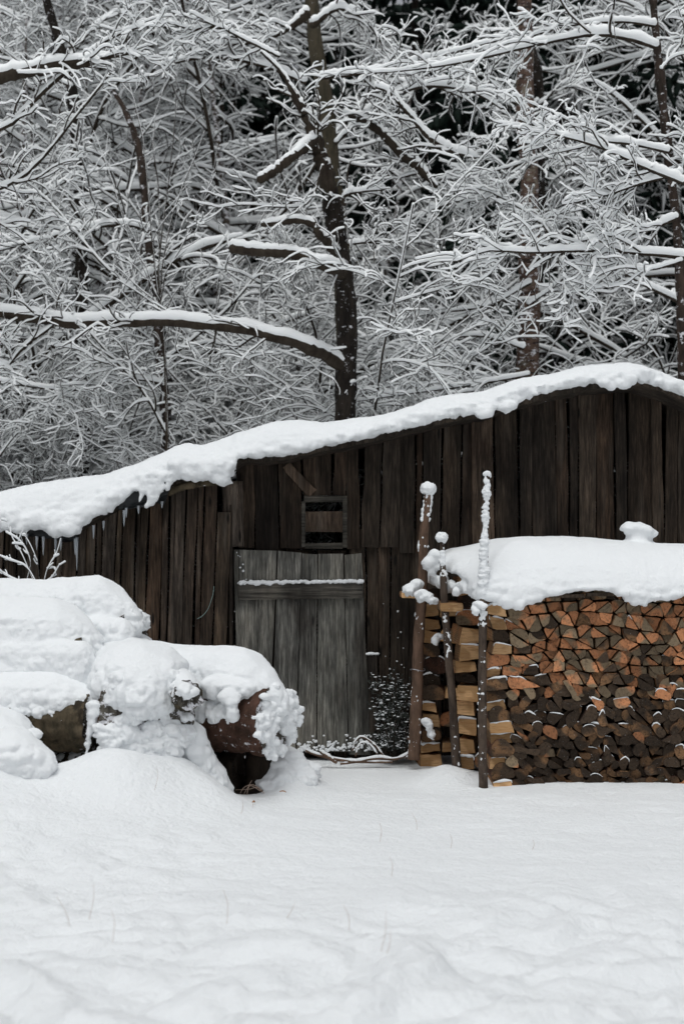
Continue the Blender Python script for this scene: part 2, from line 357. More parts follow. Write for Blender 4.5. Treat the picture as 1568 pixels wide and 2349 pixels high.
# upper main wall boards (their ragged lower ends overlap the lower boards)
def wall_tops(px0, px1, Y, dz): return None
x = XZ(548, 0, YW)[0]; xend = 4.3
win = (XZ(697, 1255, YW), XZ(795, 1140, YW))
brown_x = XZ(1100, 0, YW)[0]; hi = MB()
while x < xend:
    w = random.choice([.06, .09, .12, .15, .2])*random.uniform(.85, 1.15); px = x/YW*FPX+784
    lean = random.uniform(-.03, .03)
    zt = float(rb(x*YF/YW))+.12
    zt2 = float(rb((x+w)*YF/YW))+.12
    zb_ = XZ(0, random.choice([1256, 1260, 1262, 1270]) if px < 1000 else 1290, YW)[1]
    jy = random.choice([0, .015, .03])
    cx = x+w/2; hole = win[0][0]-.01 < cx < win[1][0]+.01
    tgt = hi if abs(cx-brown_x) < .07 else mb
    if hole:
        tgt.plank((x, win[1][1]+.01), (x+w-.005, win[1][1]+.01), (x+lean, zt), (x+w+lean-.005, zt2), YW-jy, seg=6)
        tgt.plank((x, zb_), (x+w-.005, zb_), (x, win[0][1]), (x+w-.005, win[0][1]), YW-jy, seg=2)
    else:
        tgt.plank((x, zb_), (x+w-.006, zb_), (x+lean, zt), (x+w+lean-.006, zt2), YW-jy-(.03 if tgt is hi else 0))
    x += w
obj('gable_wall', mb.mesh('gable_wall', WALL), barn)
o = obj('wall_board', hi.mesh('wall_board', WALLB), barn); o['label'] = 'lighter brown board reaching up to the roof edge'
mb = MB(); x = XZ(545, 0, YW)[0]-.1
while x < xend:
    w = random.uniform(.09, .17); px = (x+w/2)/YW*FPX+784
    lean = random.uniform(-.02, .01)
    tz = 1.56 if 680 < px < 815 else 1.72; mb.plank((x+.0, -.1), (x+w-.006, -.1), (x+lean, tz), (x+w+lean-.006, tz), YW+.045-random.choice([0, .01]))
    x += w
obj('lower_wall', mb.mesh('lower_wall', WALL), barn)
# left side-section wall
mb = MB(); x = -4.2; xe = XZ(535, 0, YL)[0]
while x < xe-.02:
    w = min(random.choice([.04, .06, .085, .12])*random.uniform(.85, 1.2), xe-x); 
    zt = float(rb(x*YF/YL))+.1; zt2 = float(rb((x+w)*YF/YL))+.1
    px = (x+w/2)/YL*FPX+784
    if px > 496: zt = zt2 = XZ(0, 1176 if px > 505 else 1120, YL)[1]
    lean = -.05-.03*random.random()
    mb.plank((x+lean, -.1), (x+w+lean-.005, -.1), (x, zt), (x+w-.005, zt2), YL-random.choice([0, .012, .024]))
    x += w
obj('side_wall', mb.mesh('side_wall', WALLL), barn)
# closing walls round the back and between the two sections
mb = MB()
for k in range(60):
    xx = -4.2+k*.142
    zt_ = float(rb(xx+.07))-.08; mb.box((xx+.07, 15.4, zt_/2), (.135, .03, zt_))
obj('rear_wall', mb.mesh('rear_wall', WALL), barn); mb = MB()
for k in range(34):
    yy = 10.95+k*.13
    zr = float(rb(4.32))-.08; zl = float(rb(-4.2))-.08; mb.box((4.32, yy+.06, zr/2), (.03, .125, zr)); mb.box((-4.2, yy+.06, zl/2), (.03, .125, zl))
obj('end_wall', mb.mesh('end_wall', WALL), barn)
mb = MB(); mb.box((XZ(534, 0, 10.72)[0], YL+.09, .95), (.02, .17, 1.9)); obj('jamb', mb.mesh('jamb', WALL), barn)
# round post stub at the junction
def tube_mesh(name, pts, rad, mat, S=12, amp=0, freq=20, n=None):
    a = np.c_[np.asarray(pts, float), rad]; a = resample(a, n or max(8, len(a)*6))
    V, F = tubes(a[None, :, :3], a[None, :, 3], S)
    # cap discs
    n_ = len(a); V = np.vstack([V, a[0, :3], a[-1, :3]]); c0, c1 = len(V)-2, len(V)-1
    i0 = np.arange(S); cap0 = np.stack([i0, np.full(S, c0), np.full(S, c0), np.roll(i0, -1)], -1)
    if amp:
        c = np.repeat(a[:, :3], S, axis=0); d = norm(V[:-2]-c)
        V[:-2] += d*(amp*fbm(V[:-2, 0]*freq, V[:-2, 1]*freq, V[:-2, 2]*freq))[:, None]
    me = bpy.data.meshes.new(name)
    faces = [tuple(f) for f in F]+[(int(k), c0, int((k+1) % S))[::1] for k in i0]+[(int((n_-1)*S+(k+1) % S), c1, int((n_-1)*S+k)) for k in i0]
    me.from_pydata(V.tolist(), [], faces); me.polygons.foreach_set('use_smooth', [True]*len(F)+[False]*(2*S))
    me.materials.append(mat); me.update(); return me
obj('post', tube_mesh('post', [P(536, 1254, 10.715), P(535, 1172, 10.715), P(533, 1105, 10.715)], [.08]*3, WALLL, 14, .004), barn)
# window
wf = MB()
def px_box(m, x0, y0, x1, y1, Y, th=.03, wob=.002, seg=6):
    a = XZ(x0, y1, Y); b = XZ(x1, y0, Y)
    m.plank((a[0], a[1]), (b[0], a[1]), (a[0], b[1]), (b[0], b[1]), Y, th, seg, wob, rag=.006)
px_box(wf, 697, 1137, 788, 1152, YW-.045); px_box(wf, 785, 1137, 796, 1255, YW-.055); px_box(wf, 691, 1150, 700, 1255, YW-.05); px_box(wf, 700, 1245, 786, 1258, YW-.045)
fr = obj('window', wf.mesh('window_frame', BRACE), barn)
ws = MB(); a = XZ(698, 1220, YW-.02); b = XZ(787, 1173, YW-.02); ws.plank((a[0], a[1]), (b[0], a[1]), (a[0], b[1]), (b[0], b[1]), YW-.02, .02, 6, .003)
so = bpy.data.objects.new('slat', ws.mesh('window_slat', WALLB)); sc.collection.objects.link(so); so.parent = fr; so['label'] = 'brown board nailed across the dark opening'
# loose diagonal board
lb = MB(); c = [XZ(*q, YW-.05) for q in ((708, 1141), (727, 1126), (648, 1076), (666, 1062))]
lb.plank(c[0], c[1], c[2], c[3], YW-.07, .025, 8, .002)
o = obj('loose_board', lb.mesh('loose_board', WALLB), barn); o['label'] = 'short brown board hanging askew above the window'
# door
YD = 10.70
door_me = MB()
for tl, tr, bl, br in (((536, 1261), (634, 1263), (545, 1722), (616, 1722)), ((638, 1265), (691, 1268), (621, 1722), (678, 1722)), ((692.5, 1268), (728.5, 1271), (680, 1722), (724.5, 1722)), ((729.5, 1270), (787, 1271), (726.5, 1724), (798.5, 1724)), ((788.5, 1271), (829, 1268), (800, 1730), (851, 1730))):
    a = [XZ(*q, YD) for q in (bl, br, tl, tr)]
    door_me.plank(*a, YD-random.choice([0, .008, .014]), .028, 16, .003, rag=.012)
door = obj('door', door_me.mesh('door', DOORM), barn); door['label'] = 'grey weathered plank door leaning in the doorway'
def sub(name, me, par, label=None):
    o = bpy.data.objects.new(name, me); sc.collection.objects.link(o); o.parent = par
    if label: o['label'] = label
    return o
bm_ = MB(); a = [XZ(*q, YD-.05) for q in ((548, 1376), (832, 1371), (545, 1338), (832, 1336))]
bm_.plank(*a, YD-.05, .035, 18, .002, rag=.004)
sub('brace', bm_.mesh('brace', BRACE), door)
bl = []
for k in range(330):
    t = random.random(); p = P(547+t*284, 1336-2*t+random.uniform(-3, 2+5*(1-t)*random.random()), YD-.04+random.uniform(-.018, .01)); r = random.uniform(.007, .014)
    bl.append((*p, r*1.3, r, r*.9))
sub('snow_strip', remeshed('snow_strip', blobs_vf(bl), SNOW, .006, 1, .003, 40), door)
# door foot frost, specks
def scatter_snow(name, spots, parent, voxel=None):
    V, F = blobs_vf(spots); V = V+.25*np.repeat(np.asarray(spots)[:, 3:4], len(ICO_V), 0)*fbm(V[:, 0]*60, V[:, 1]*60, V[:, 2]*60)[:, None]
    return obj(name, np_mesh(name, V, F, SNOW), parent)
# roof boards
xr = np.linspace(-4.5, 4.7, 150); mb = MB(); yb = [YF+.08, 15.6]
vs = []; 
for xx in xr:
    z = float(rb(xx*1.0)); 
    for yy in yb: vs += [(xx, yy, z+.005+.006*random.random()), (xx, yy, z-.035-.012*random.random())]
fs = []
for k in range(len(xr)-1):
    a = k*4; b = a+4
    fs += [(a, b, b+2, a+2), (a+1, a+3, b+3, b+1), (a, a+1, b+1, b), (a+2, b+2, b+3, a+3)]
mb.add(vs, fs); n = (len(xr)-1)*4; mb.add([vs[0], vs[1], vs[3], vs[2]], [(0, 1, 2, 3)]); mb.add([vs[n], vs[n+1], vs[n+3], vs[n+2]], [(3, 2, 1, 0)])
roof = obj('roof', mb.mesh('roof', WALL), barn)
# roof snow
ux = np.linspace(-4.5, 4.75, 330); vy = np.r_[YF-.02+.30*np.linspace(0, 1, 14)**1.7, np.linspace(10.65, 15.6, 22)]
X, Y = np.meshgrid(ux, vy, indexing='ij'); d = np.clip((Y-(YF-.03))/.27, .0, 1)
X0 = X; b = rb(X0); T = rt(X0)-b; e2 = np.clip((15.62-Y)/.3, 0, 1)
prof = (1-(1-d)**2.3)**.5*(1-(1-e2)**2)**.5
ZT = b+np.maximum(T*prof*.99, .01)+.02*fbm(X*1.5, Y*1.5)*d; ZB = b-.005+0*X
parts = [slab_vf(X, Y, ZB, ZT)]; bl = []
for k in range(1400):
    xx = random.uniform(-3.6, 3.2); px = xx/YF*FPX+784; z = float(rb(xx)); r = random.uniform(.010, .034)
    if 1130 < px < 1460 and random.random() < .4: continue
    bl.append((xx, YF-.01+random.uniform(-.025, .05), z+random.uniform(-.014, .05)+.5*r, r*random.uniform(1, 1.6), r, r*random.uniform(.7, 1)))
for k in range(260):   # sagging drift over the side section
    px = random.choice([random.uniform(-40, 262), random.uniform(395, 520)]); s = .5+.5*math.sin(px*.045)+.6*math.sin(px*.017+1)
    p = P(px, np.interp(px, [q[0] for q in roof_bot], [q[1] for q in roof_bot])+random.uniform(-24, 6*max(s, .1)), YF-.03); r = random.uniform(.022, .05)
    bl.append((*p, r*1.2, r, r))
for px, py, r in ((512, 1103, .05), (520, 1106, .035), (500, 1095, .06), (507, 1070, .09), (518, 1055, .06), (470, 1090, .03), (1110, 945, .06), (1160, 935, .04), (1170, 930, .045), (1385, 878, .045), (1400, 884, .035), (1375, 880, .03), (1430, 880, .05), (1440, 872, .05), (160, 1212, .07), (130, 1215, .06)):
    bl.append((*P(px, py, YF-.03), r*1.2, r, r*.85))
for (x0, y0, x1, y1) in ((352, 1100, 338, 1160), (372, 1092, 356, 1150), (330, 1110, 322, 1150), (395, 1090, 385, 1120), (345, 1120, 350, 1158)):
    for t in np.linspace(0, 1, 9): 
        r = .028*(1-.55*t)+random.uniform(-.004, .006); bl.append((*P(x0+(x1-x0)*t+random.uniform(-2, 2), y0+(y1-y0)*t, YF-.03), r, r, r*1.2))
V1, F1 = blobs_vf(bl); parts.append((V1, F1))
obj('roof_snow', remeshed('roof_snow', parts, SNOW, .0155, 3, .010, 4, .004, 34, bil=.012, bf=17), barn)
# torn roofing felt under the sagging snow
for tab in ([(268, 1150), (285, 1128), (320, 1112), (345, 1105), (385, 1093), (392, 1120), (380, 1150), (375, 1158), (350, 1148), (330, 1163), (305, 1165), (290, 1168), (272, 1168)],
            [(20, 1210), (60, 1208), (110, 1216), (170, 1216), (178, 1226), (182, 1240), (150, 1246), (120, 1236), (80, 1232), (40, 1226), (22, 1222)]):
    mb = MB(); pts = []
    for kk in range(len(tab)):
        a, b_ = np.array(tab[kk]), np.array(tab[(kk+1) % len(tab)])
        for t in (0, .5): pts.append(a*(1-t)+b_*t+np.array([random.uniform(-2, 2), random.uniform(-2, 2)]))
    n = len(pts); f_ = [P(*q, YF+.04+.02*math.sin(q[0]*.2)) for q in pts]; bk = [q+np.array([0, .012, 0]) for q in f_]
    mb.add(f_+bk, [tuple(range(n)), tuple(reversed(range(n, 2*n)))]+[(k, (k+1) % n, (k+1) % n+n, k+n) for k in range(n)])
    obj('roofing_felt', mb.mesh('roofing_felt', FELT), barn)
for px, py, l in ((177, 1232, .24), (173, 1235, .12), (285, 1170, .12), (290, 1165, .07), (128, 1232, .12), (85, 1230, .10), (140, 1235, .09), (62, 1224, .08), (215, 1205, .10), (238, 1195, .07), (100, 1230, .14), (318, 1160, .06), (372, 1150, .05)):
    a = P(px, py, YF+.03); obj('icicle', tube_mesh('icicle', [a, a-np.array([0, 0, l*.5]), a-np.array([0, 0, l])], [.012, .008, .002], ICE, 7), barn)
obj('eave_beam', tube_mesh('eave_beam', [P(385, 1128, YF+.12), P(440, 1112, YF+.12), P(510, 1104, YF+.12)], [.03, .028, .026], BARKG, 8, .004), barn)
# snow specks blown on the wall and the door
sp = []
for k in range(46):
    px, py = random.choice([(random.uniform(543, 575), random.uniform(1262, 1330)), (random.uniform(850, 940), random.uniform(1380, 1700)), (random.uniform(505, 540), random.uniform(1360, 1470)), (random.uniform(860, 935), random.uniform(1560, 1720))])
    r = random.uniform(.003, .008); sp.append((*P(px, py, YD-.022 if px < 840 else YW+.025), r, .006, r))
for k in range(120):
    px = random.uniform(685, 850); py = 1722-abs(random.gauss(0, 14)); r = random.uniform(.005, .013)
    sp.append((*P(px, py, YD-.03), r*1.3, .008, r))
scatter_snow('blown_snow', sp, barn)['kind'] = 'stuff'

# ---------------------------------------------------------------- firewood
def chaikin(poly, mark, it=1, q=.12):
    for _ in range(it):
        out, mk = [], []; n = len(poly)
        for k in range(n):
            a, b = poly[k], poly[(k+1) % n]; out += [a*(1-q)+b*q, a*q+b*(1-q)]; mk += [mark[k], mark[k]]
            # edge between cut corners belongs to next
        poly, mark = out, mk
    return poly, mark
def log_mesh(poly, L, bark_edges, mats, rnd=0.0, soft=.10):
    """poly: list of (x,z) about the centre, CCW seen from the front; log runs back along +Y"""
    poly = [np.array(p, float) for p in poly]; n0 = len(poly); pts, mk = [], []
    for k in range(n0):
        a, b = poly[k], poly[(k+1) % n0]; isb = k in bark_edges; seg = 5 if isb else 3
        e = b-a; nn = np.array([e[1], -e[0]]); ln = np.linalg.norm(nn)+1e-9; nn = nn/ln
        for s in range(seg):
            t = s/seg; q = a+e*t+nn*(ln*((.16+rnd*.2) if isb else random.uniform(-.03, .035))*4*t*(1-t) if s else 0)+np.random.RandomState(random.randrange(99999)).randn(2)*.0012
            pts.append(q); mk.append(1 if isb else 2)
    n = len(pts); pts = np.array(pts)
    # soften corners
    pts = (1-2*soft)*pts+soft*(np.roll(pts, 1, 0)+np.roll(pts, -1, 0))
    rings = []; ysn = [0, .004, L*.33, L*.66, L-.004, L]; scs = [.955, 1, 1, 1, 1, .955]
    dr = np.array([random.uniform(-.006, .006), random.uniform(-.004, .004)])
    cut = random.uniform(-.10, .10); cut2 = random.uniform(-.12, .12)
    for y, s_ in zip(ysn, scs):
        q = pts*s_*(1+random.uniform(-.015, .015))+dr*(y/L)
        rings.append(np.stack([q[:, 0], np.full(n, y)+(q[:, 0]*cut+q[:, 1]*cut2 if y < .01 else 0), q[:, 1]], -1))
    V = np.vstack(rings+[np.array([[0, 0.0, 0], [0, L, 0]])]); c0 = len(V)-2
    fs, mi, sm = [], [], []
    for r in range(len(ysn)-1):
        for k in range(n):
            a = r*n+k; b = r*n+(k+1) % n; fs.append((a, b, b+n, a+n)); mi.append(0 if r == 0 else mk[k]); sm.append(False)
    for k in range(n): fs.append((c0, (k+1) % n, k)); mi.append(0); sm.append(False)
    e = (len(ysn)-1)*n
    for k in range(n): fs.append((c0+1, e+k, e+(k+1) % n)); mi.append(0); sm.append(False)
    me = bpy.data.meshes.new('firewood_log'); me.from_pydata(V.tolist(), [], fs)
    for m in mats: me.materials.append(m)
    me.polygons.foreach_set('material_index', mi); me.update(); return me, pts
YPF = 9.47; XL = .965; ZTOP = 1.235
rows = []; z = gzf(1.5, 9.5)-.05; heights = []
while z < ZTOP+.02:
    h = random.uniform(.066, .084) if z < .62 else random.uniform(.072, .090)
    rows.append((z, z+h)); z += h
rows = rows[::-1]
rest = []   # beyond the frame
WOODGROUP = 'split logs stacked in the woodpile'
def warp(p):
    return np.array([p[0]+.030*float(fbm(np.array(p[0]*3.), np.array(p[1]*3.), 2.)), p[1]+.034*float(fbm(np.array(p[0]*3.4), np.array(p[1]*3.), 7.))*min(1, max(0, (1.26-p[1])/.15)+.3)])
def cap_snow(log, pts, big):
    """thin snow lying on the upper edge of a log end, a part of the log"""
    top = pts[pts[:, 1] > np.percentile(pts[:, 1], 62)]
    if len(top) < 2: return
    top = top[np.argsort(top[:, 0])]; a = resample(np.c_[top[:, 0], np.zeros(len(top))+random.uniform(-.004, .01), top[:, 1]+.002], 9)
    t = np.linspace(0, 1, 9); r = (big*np.sin(np.pi*np.clip(t, .04, .96))**.6)*(1+.4*R.rand(9)-.2)
    V, F = tubes(a[None], r[None], 6); V[:, 1] = V[:, 1]*1.0
    V += .25*big*fbm(V[:, 0]*90, V[:, 1]*90, V[:, 2]*90)[:, None]
    o = bpy.data.objects.new('snow', np_mesh('snow', V, F, SNOW)); sc.collection.objects.link(o); o.parent = log
nlog = 0; front = []
for ri, (za, zb) in enumerate(rows):
    upper = za > .60; x = XL; k = 1; top = random.random() < .5
    step = .052
    # first piece: a wide pale block at the end of the row
    w = random.uniform(.12, .17); pieces = [([(x, za), (x+w, za), (x+w-.01, zb), (x+.005, zb)], 'block')]
    bx, tx = x+w, x+w-.01
    while min(bx, tx) < 2.86:
        if random.random() < (.07 if upper else .30):      # a four-sided piece
            nb, nt_ = bx+random.uniform(.06, .09), tx+random.uniform(.06, .09)
            pieces.append(([(bx, za), (nb, za), (nt_, zb), (tx, zb)], 'quad')); bx, tx = nb, nt_
        elif bx <= tx+.01:
            nb = bx+random.uniform(.088, .128); pieces.append(([(bx, za), (nb, za), (tx, zb)], 'tri')); bx = nb
        else:
            nt_ = tx+random.uniform(.088, .128); pieces.append(([(bx, za), (nt_, zb), (tx, zb)], 'tri')); tx = nt_
    for kk, (poly, sh) in enumerate(pieces):
        poly = [warp(q) for q in poly]; c = sum(poly)/len(poly)
        g = .0075 if upper else .008
        loc = [(q-c)*(1-g/np.linalg.norm(q-c))*(.955 if upper else random.uniform(.97, 1.03)) for q in poly]
        if not upper and sh != 'block':                    # rounder halves and quarters below
            a = random.uniform(-.5, .5); ca, sa = math.cos(a), math.sin(a); loc = [np.array([q[0]*ca-q[1]*sa, q[0]*sa+q[1]*ca])*.97 for q in loc]
        be = {random.randrange(len(loc))} if upper else set(random.sample(range(len(loc)), 2 if len(loc) > 3 else random.choice([1, 2])))
        if sh == 'block': be = set() if (ri % 5) in (1, 2, 4) else {1, 2}
        pale = sh == 'block' and (ri % 5) in (1, 2, 4)
        mixed = .50 < za < .70
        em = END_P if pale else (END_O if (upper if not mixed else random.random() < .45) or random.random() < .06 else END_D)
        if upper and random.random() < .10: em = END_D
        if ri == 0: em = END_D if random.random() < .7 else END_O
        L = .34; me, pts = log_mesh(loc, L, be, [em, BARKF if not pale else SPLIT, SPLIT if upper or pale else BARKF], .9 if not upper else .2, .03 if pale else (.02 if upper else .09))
        yj = YPF+random.uniform(-.022, .022)+(0 if upper else random.uniform(-.01, .015))
        if c[0] > 2.33: rest.append((me, (c[0], yj, c[1]))); continue
        ar = abs(sum(loc[i_][0]*loc[(i_+1) % len(loc)][1]-loc[(i_+1) % len(loc)][0]*loc[i_][1] for i_ in range(len(loc))))/2
        o = bpy.data.objects.new('firewood_log', me); sc.collection.objects.link(o); o.location = (c[0], yj, c[1]); nlog += 1
        look = {'orange_log_end': 'orange-tinged', 'weathered_log_end': 'dark weathered', 'pale_log_end': 'pale'}[em.name]
        shp = 'wedge' if sh == 'tri' else 'block'
        tag(o, f"{look} {shp} log, {ordn(kk+1)} from the front stake in the {ordn(ri+1)} row down", 'firewood', WOODGROUP)
        front.append((ar, o)); pr = .07 if upper else .30
        if pale: pr = .8
        if random.random() < pr: cap_snow(o, pts, random.uniform(.003, .0075) if not pale else random.uniform(.006, .010))
front.sort(key=lambda t: -t[0])
for ar, o in front[252:]:
    rest.append((o.data, tuple(o.location)))
    for ch in [c for c in bpy.data.objects if c.parent is o]: bpy.data.objects.remove(ch)
    bpy.data.objects.remove(o)
nlog = min(nlog, 252)
vv, ff, mm = [], [], []; b0 = 0; mats = [END_O, BARKF, SPLIT, END_D]
for me, loc in rest:
    e = 0 if me.materials[0] == END_O else 3
    for v in me.vertices: vv.append((v.co.x+loc[0], v.co.y+loc[1], v.co.z+loc[2]))
    for p in me.polygons: ff.append(tuple(j+b0 for j in p.vertices)); mm.append(e if p.material_index == 0 else p.material_index)
    b0 += len(me.vertices)
me = bpy.data.meshes.new('firewood'); me.from_pydata(vv, [], ff); [me.materials.append(m) for m in mats]; me.polygons.foreach_set('material_index', mm)
tag(obj('firewood', me), 'smallest split logs wedged between the others and the run beyond the picture edge', 'firewood', WOODGROUP, 'stuff')
# the shorter stacks behind the front one, seen by their ends at the open side
for (x0, x1, yf, zt_, word) in ((.80, 1.25, 9.93, 1.27, 'middle'), (.575, 1.1, 10.33, 1.27, 'rear')):
    z = gzf(x0, yf)-.03; kk = 0; items = []
    while z < zt_:
        h = random.uniform(.08, .14); x = x0+random.uniform(-.02, .02); items.append((z, h, x)); z += h
    items = items[::-1]
    for ri, (z, h, x) in enumerate(items):
        c_ = 0
        while x < x1 and c_ < (2 if ri % 2 else 1):
            w = random.uniform(.12, .18) if c_ == 0 else random.uniform(.14, .26)
            a = random.uniform(-.02, .03)
            poly = [(-w/2, -h/2+a), (w/2, -h/2+random.uniform(0, .02)), (w/2-.01, h/2-random.uniform(0, .02)), (-w/2+random.uniform(0, .02), h/2)]
            poly = [np.array(q)*.95 for q in poly]
            kind_ = 'pale' if random.random() < .58 else 'dark'
            L = .34; me, pts = log_mesh(poly, L, set() if kind_ == 'pale' else {1, 2, 3}, [END_P if kind_ == 'pale' else random.choice([END_D, BARKF, END_O]), BARKF, SPLIT if kind_ == 'pale' else BARKF], 0, .03 if kind_ == 'pale' else .1)
            o = bpy.data.objects.new('firewood_log', me); sc.collection.objects.link(o)
            o.location = (x+w/2, yf+random.uniform(-.03, .03), z+h/2); o.rotation_euler = (random.uniform(-.05, .05), random.uniform(-.10, .10), random.uniform(-.2, .12))
            nlog += 1
            tag(o, f"{kind_} split log, {'outermost' if c_ == 0 else 'second in'}, {ordn(ri+1)} from the top beside the {word} stake", 'firewood', WOODGROUP)
            if random.random() < .4: cap_snow(o, pts, random.uniform(.008, .014))
            x += w; c_ += 1
print("logs", nlog)
# three logs sticking out at the top of the side
for px, py, Y_, w, h, lab in ((952, 1365, 10.15, .20, .045, 'pale split log jutting out beside the rear stake under a snow lump'), (1035, 1393, 9.8, .16, .06, 'pale split log end just under the snow between two stakes')):
    me, pts = log_mesh([(-w/2, -h/2), (w/2, -h/2), (w/2, h/2), (-w/2, h/2)], .34, set(), [END_P, SPLIT, SPLIT])
    o = bpy.data.objects.new('firewood_log', me); sc.collection.objects.link(o); o.location = P(px, py, Y_); tag(o, lab, 'firewood', WOODGROUP)
# cover boards and snow cap of the pile
cover = empty('woodpile_cover', (1.9, 9.9, 1.27), 'thick smooth snow blanket on dark cover boards topping the stacked firewood', 'cover')
cb = MB()
for k, (x0, x1) in enumerate(((1.02, 1.6), (1.62, 2.35), (2.37, 2.95))):
    for j in range(4):
        y0 = 9.42+.3*j; cb.box(((x0+x1)/2, y0+.14, 1.262+.012*(j % 2)+.01*k+j*.025), (x1-x0, .28, .022))
obj('cover_board', cb.mesh('cover_board', WALLB), cover)
fe = np.array([P(*q, 9.36) for q in ((1060, 1335), (1110, 1367), (1150, 1382), (1185, 1392), (1215, 1383), (1255, 1366), (1330, 1356), (1400, 1355), (1440, 1370), (1500, 1378), (1568, 1368), (1800, 1370))])
ux = np.linspace(0, 1, 150); vy = np.linspace(0, 1, 50)
U, Vv = np.meshgrid(ux, vy, indexing='ij'); Yc = 9.36+1.32*Vv
xl = np.interp(Yc, [9.36, 9.8, 10.2, 10.68], [.90, .78, .64, .60]); Xc = xl+(2.98-xl)*U
zb = np.interp(Xc, fe[:, 0], fe[:, 2]); zb = zb+(Yc-9.36)*.09+.005
dl = np.minimum(np.minimum(Xc-xl, 2.98-Xc), np.minimum((Yc-9.345)*1.0, 10.70-Yc)); 
ztop = np.interp(Xc, [.55, .7, .85, 1.1, 1.5, 2.0, 2.25, 3.], [1.55, 1.60, 1.635, 1.655, 1.665, 1.64, 1.62, 1.6])
dn = np.clip(dl/.55, 0, 1); prof = (1-(1-dn)**2.2)**.72
zt2 = zb+.02+(ztop-zb-.02)*prof+.012*fbm(Xc*2, Yc*2)*dn
bl = []
for k in range(170):
    t = random.random(); xx = .92+t*2.0; z = float(np.interp(xx, fe[:, 0], fe[:, 2])); r = random.uniform(.02, .045); bl.append((xx, 9.375+random.uniform(-.015, .03), z+.02, r*1.5, r, r*.7))
for t in np.linspace(0, 1, 60):
    yy = 9.4+t*1.2; r = random.uniform(.02, .04); xx = float(np.interp(yy, [9.36, 9.8, 10.2, 10.68], [.92, .80, .66, .62])); bl.append((xx, yy, 1.27+(yy-9.36)*.09+random.uniform(-.02, .03), r, r, r))
for px, py, Y_, r in ((985, 1290, 10.1, .05), (990, 1310, 10.1, .035), (996, 1272, 10.1, .04), (1165, 1385, 9.37, .035), (1190, 1392, 9.37, .03), (1100, 1365, 9.4, .04), (1475, 1383, 9.37, .025), (1450, 1376, 9.37, .03)):
    bl.append((*P(px, py, Y_), r*1.1, r, r))
lump = P(1465, 1217, 9.95)
for k in range(26):
    a = random.uniform(0, 6.28); q = .1*random.random()**.5; bl.append((lump[0]+q*math.cos(a), lump[1]+.7*q*math.sin(a), lump[2]+random.uniform(-.008, .008)+.02*(1-(q/.1)**2)-.025*q/.1*math.cos(a), .055, .055, .038))
bl.append((lump[0]-.01, lump[1], lump[2]-.06, .09, .09, .07))
obj('snow_cap', remeshed('snow_cap', [slab_vf(Xc, Yc, zb, zt2), blobs_vf(bl)], SNOW, .014, 6, .008, 3, .002, 26, bil=.009, bf=16), cover)

# stakes
def stake(name, pts, rad, mat, label, snow, top_r, crust=()):
    a = [P(px, py, Y_) for px, py, Y_ in pts]; o = empty('stake', a[0], label, 'stake', 'stakes holding the woodpile')
    obj('pole', tube_mesh('pole', a, rad, mat, 12, .004, 14, 40), o)
    aa = resample(np.c_[np.array(a), rad], 60); bl = []
    for (t0, t1, n, rr, side) in snow:
        rr = (rr[0]*.7, rr[1]*.85)
        for k in range(n*2):
            t = random.uniform(t0, t1)
            if fbm(np.array(t*16.), np.array(pts[0][0]*1.), 2) < .12: continue
            p = aa[int(t*59)]; ang = side+random.gauss(0, .5); r = random.uniform(*rr)
            bl.append((p[0]+p[3]*.9*math.cos(ang), p[1]+p[3]*.9*math.sin(ang), p[2], r*random.uniform(.8, 1.3), r*.7, r*random.uniform(.8, 2.4)))
    for (t0, t1, ex) in crust:
        for t in np.arange(t0, t1, .004):
            p = aa[int(t*59)]; f = (t*59) % 1; q = aa[min(int(t*59)+1, 59)]; p = p*(1-f)+q*f; w = .72+.55*abs(float(fbm(np.array(t*38.), np.array(3.))))+random.uniform(-.22, .22)
            bl.append((p[0]-.004+random.uniform(-.007, .007), p[1]-p[3]*.55, p[2], (p[3]+ex)*w, (p[3]+ex)*w, .013))
    p = aa[-1]; 
    if top_r:
        bl += [(p[0], p[1], p[2]+top_r*.5, top_r*1.05, top_r*1.05, top_r*.85), (p[0]+.01, p[1], p[2]+.2*top_r, top_r*.7, top_r*.7, top_r*.6)]
    obj('snow', remeshed('snow', blobs_vf(bl), SNOW, .005, 1, .005, 42, .003, 90), o)['kind'] = 'stuff'
    return o
FR = -math.pi/2
s1 = stake('stake', [(1108, 1812, 9.36), (1105, 1600, 9.37), (1107, 1400, 9.38), (1117, 1092, 9.40)], [.030, .028, .026, .018], STAKED, 'dark front stake, its upper half crusted with snow', [(.5, 1., 60, (.008, .016), FR), (0, .5, 30, (.004, .010), FR), (0, .6, 40, (.004, .010), math.pi+.3), (.5, .6, 30, (.008, .016), FR)], .026, [(.62, .995, .004)])
for k in range(1): pass
s2 = stake('stake', [(1047, 1760, 9.83), (1036, 1600, 9.84), (1020, 1400, 9.86), (1012, 1240, 9.88)], [.033, .029, .026, .016], STAKED, 'thin middle stake with a round snowball on its tip', [(.85, .97, 50, (.006, .016), FR), (0, .9, 50, (.003, .009), FR), (.5, .85, 40, (.004, .011), FR)], .045)
s3 = stake('stake', [(948, 1742, 10.2), (955, 1600, 10.2), (959, 1480, 10.2), (969, 1330, 10.2), (971, 1230, 10.2), (982, 1130, 10.2)], [.043, .041, .039, .036, .032, .027], STAKE, 'thick brown rear stake capped with a snow knob', [(0, 1, 80, (.003, .010), FR), (.55, 1., 70, (.006, .015), math.pi), (.7, 1., 40, (.006, .014), 0), (.58, .63, 50, (.008, .020), FR), (0, .5, 30, (.004, .012), math.pi)], .058)
w_ = P(957, 1536, 10.2); ang = np.linspace(0, 2*np.pi, 17)
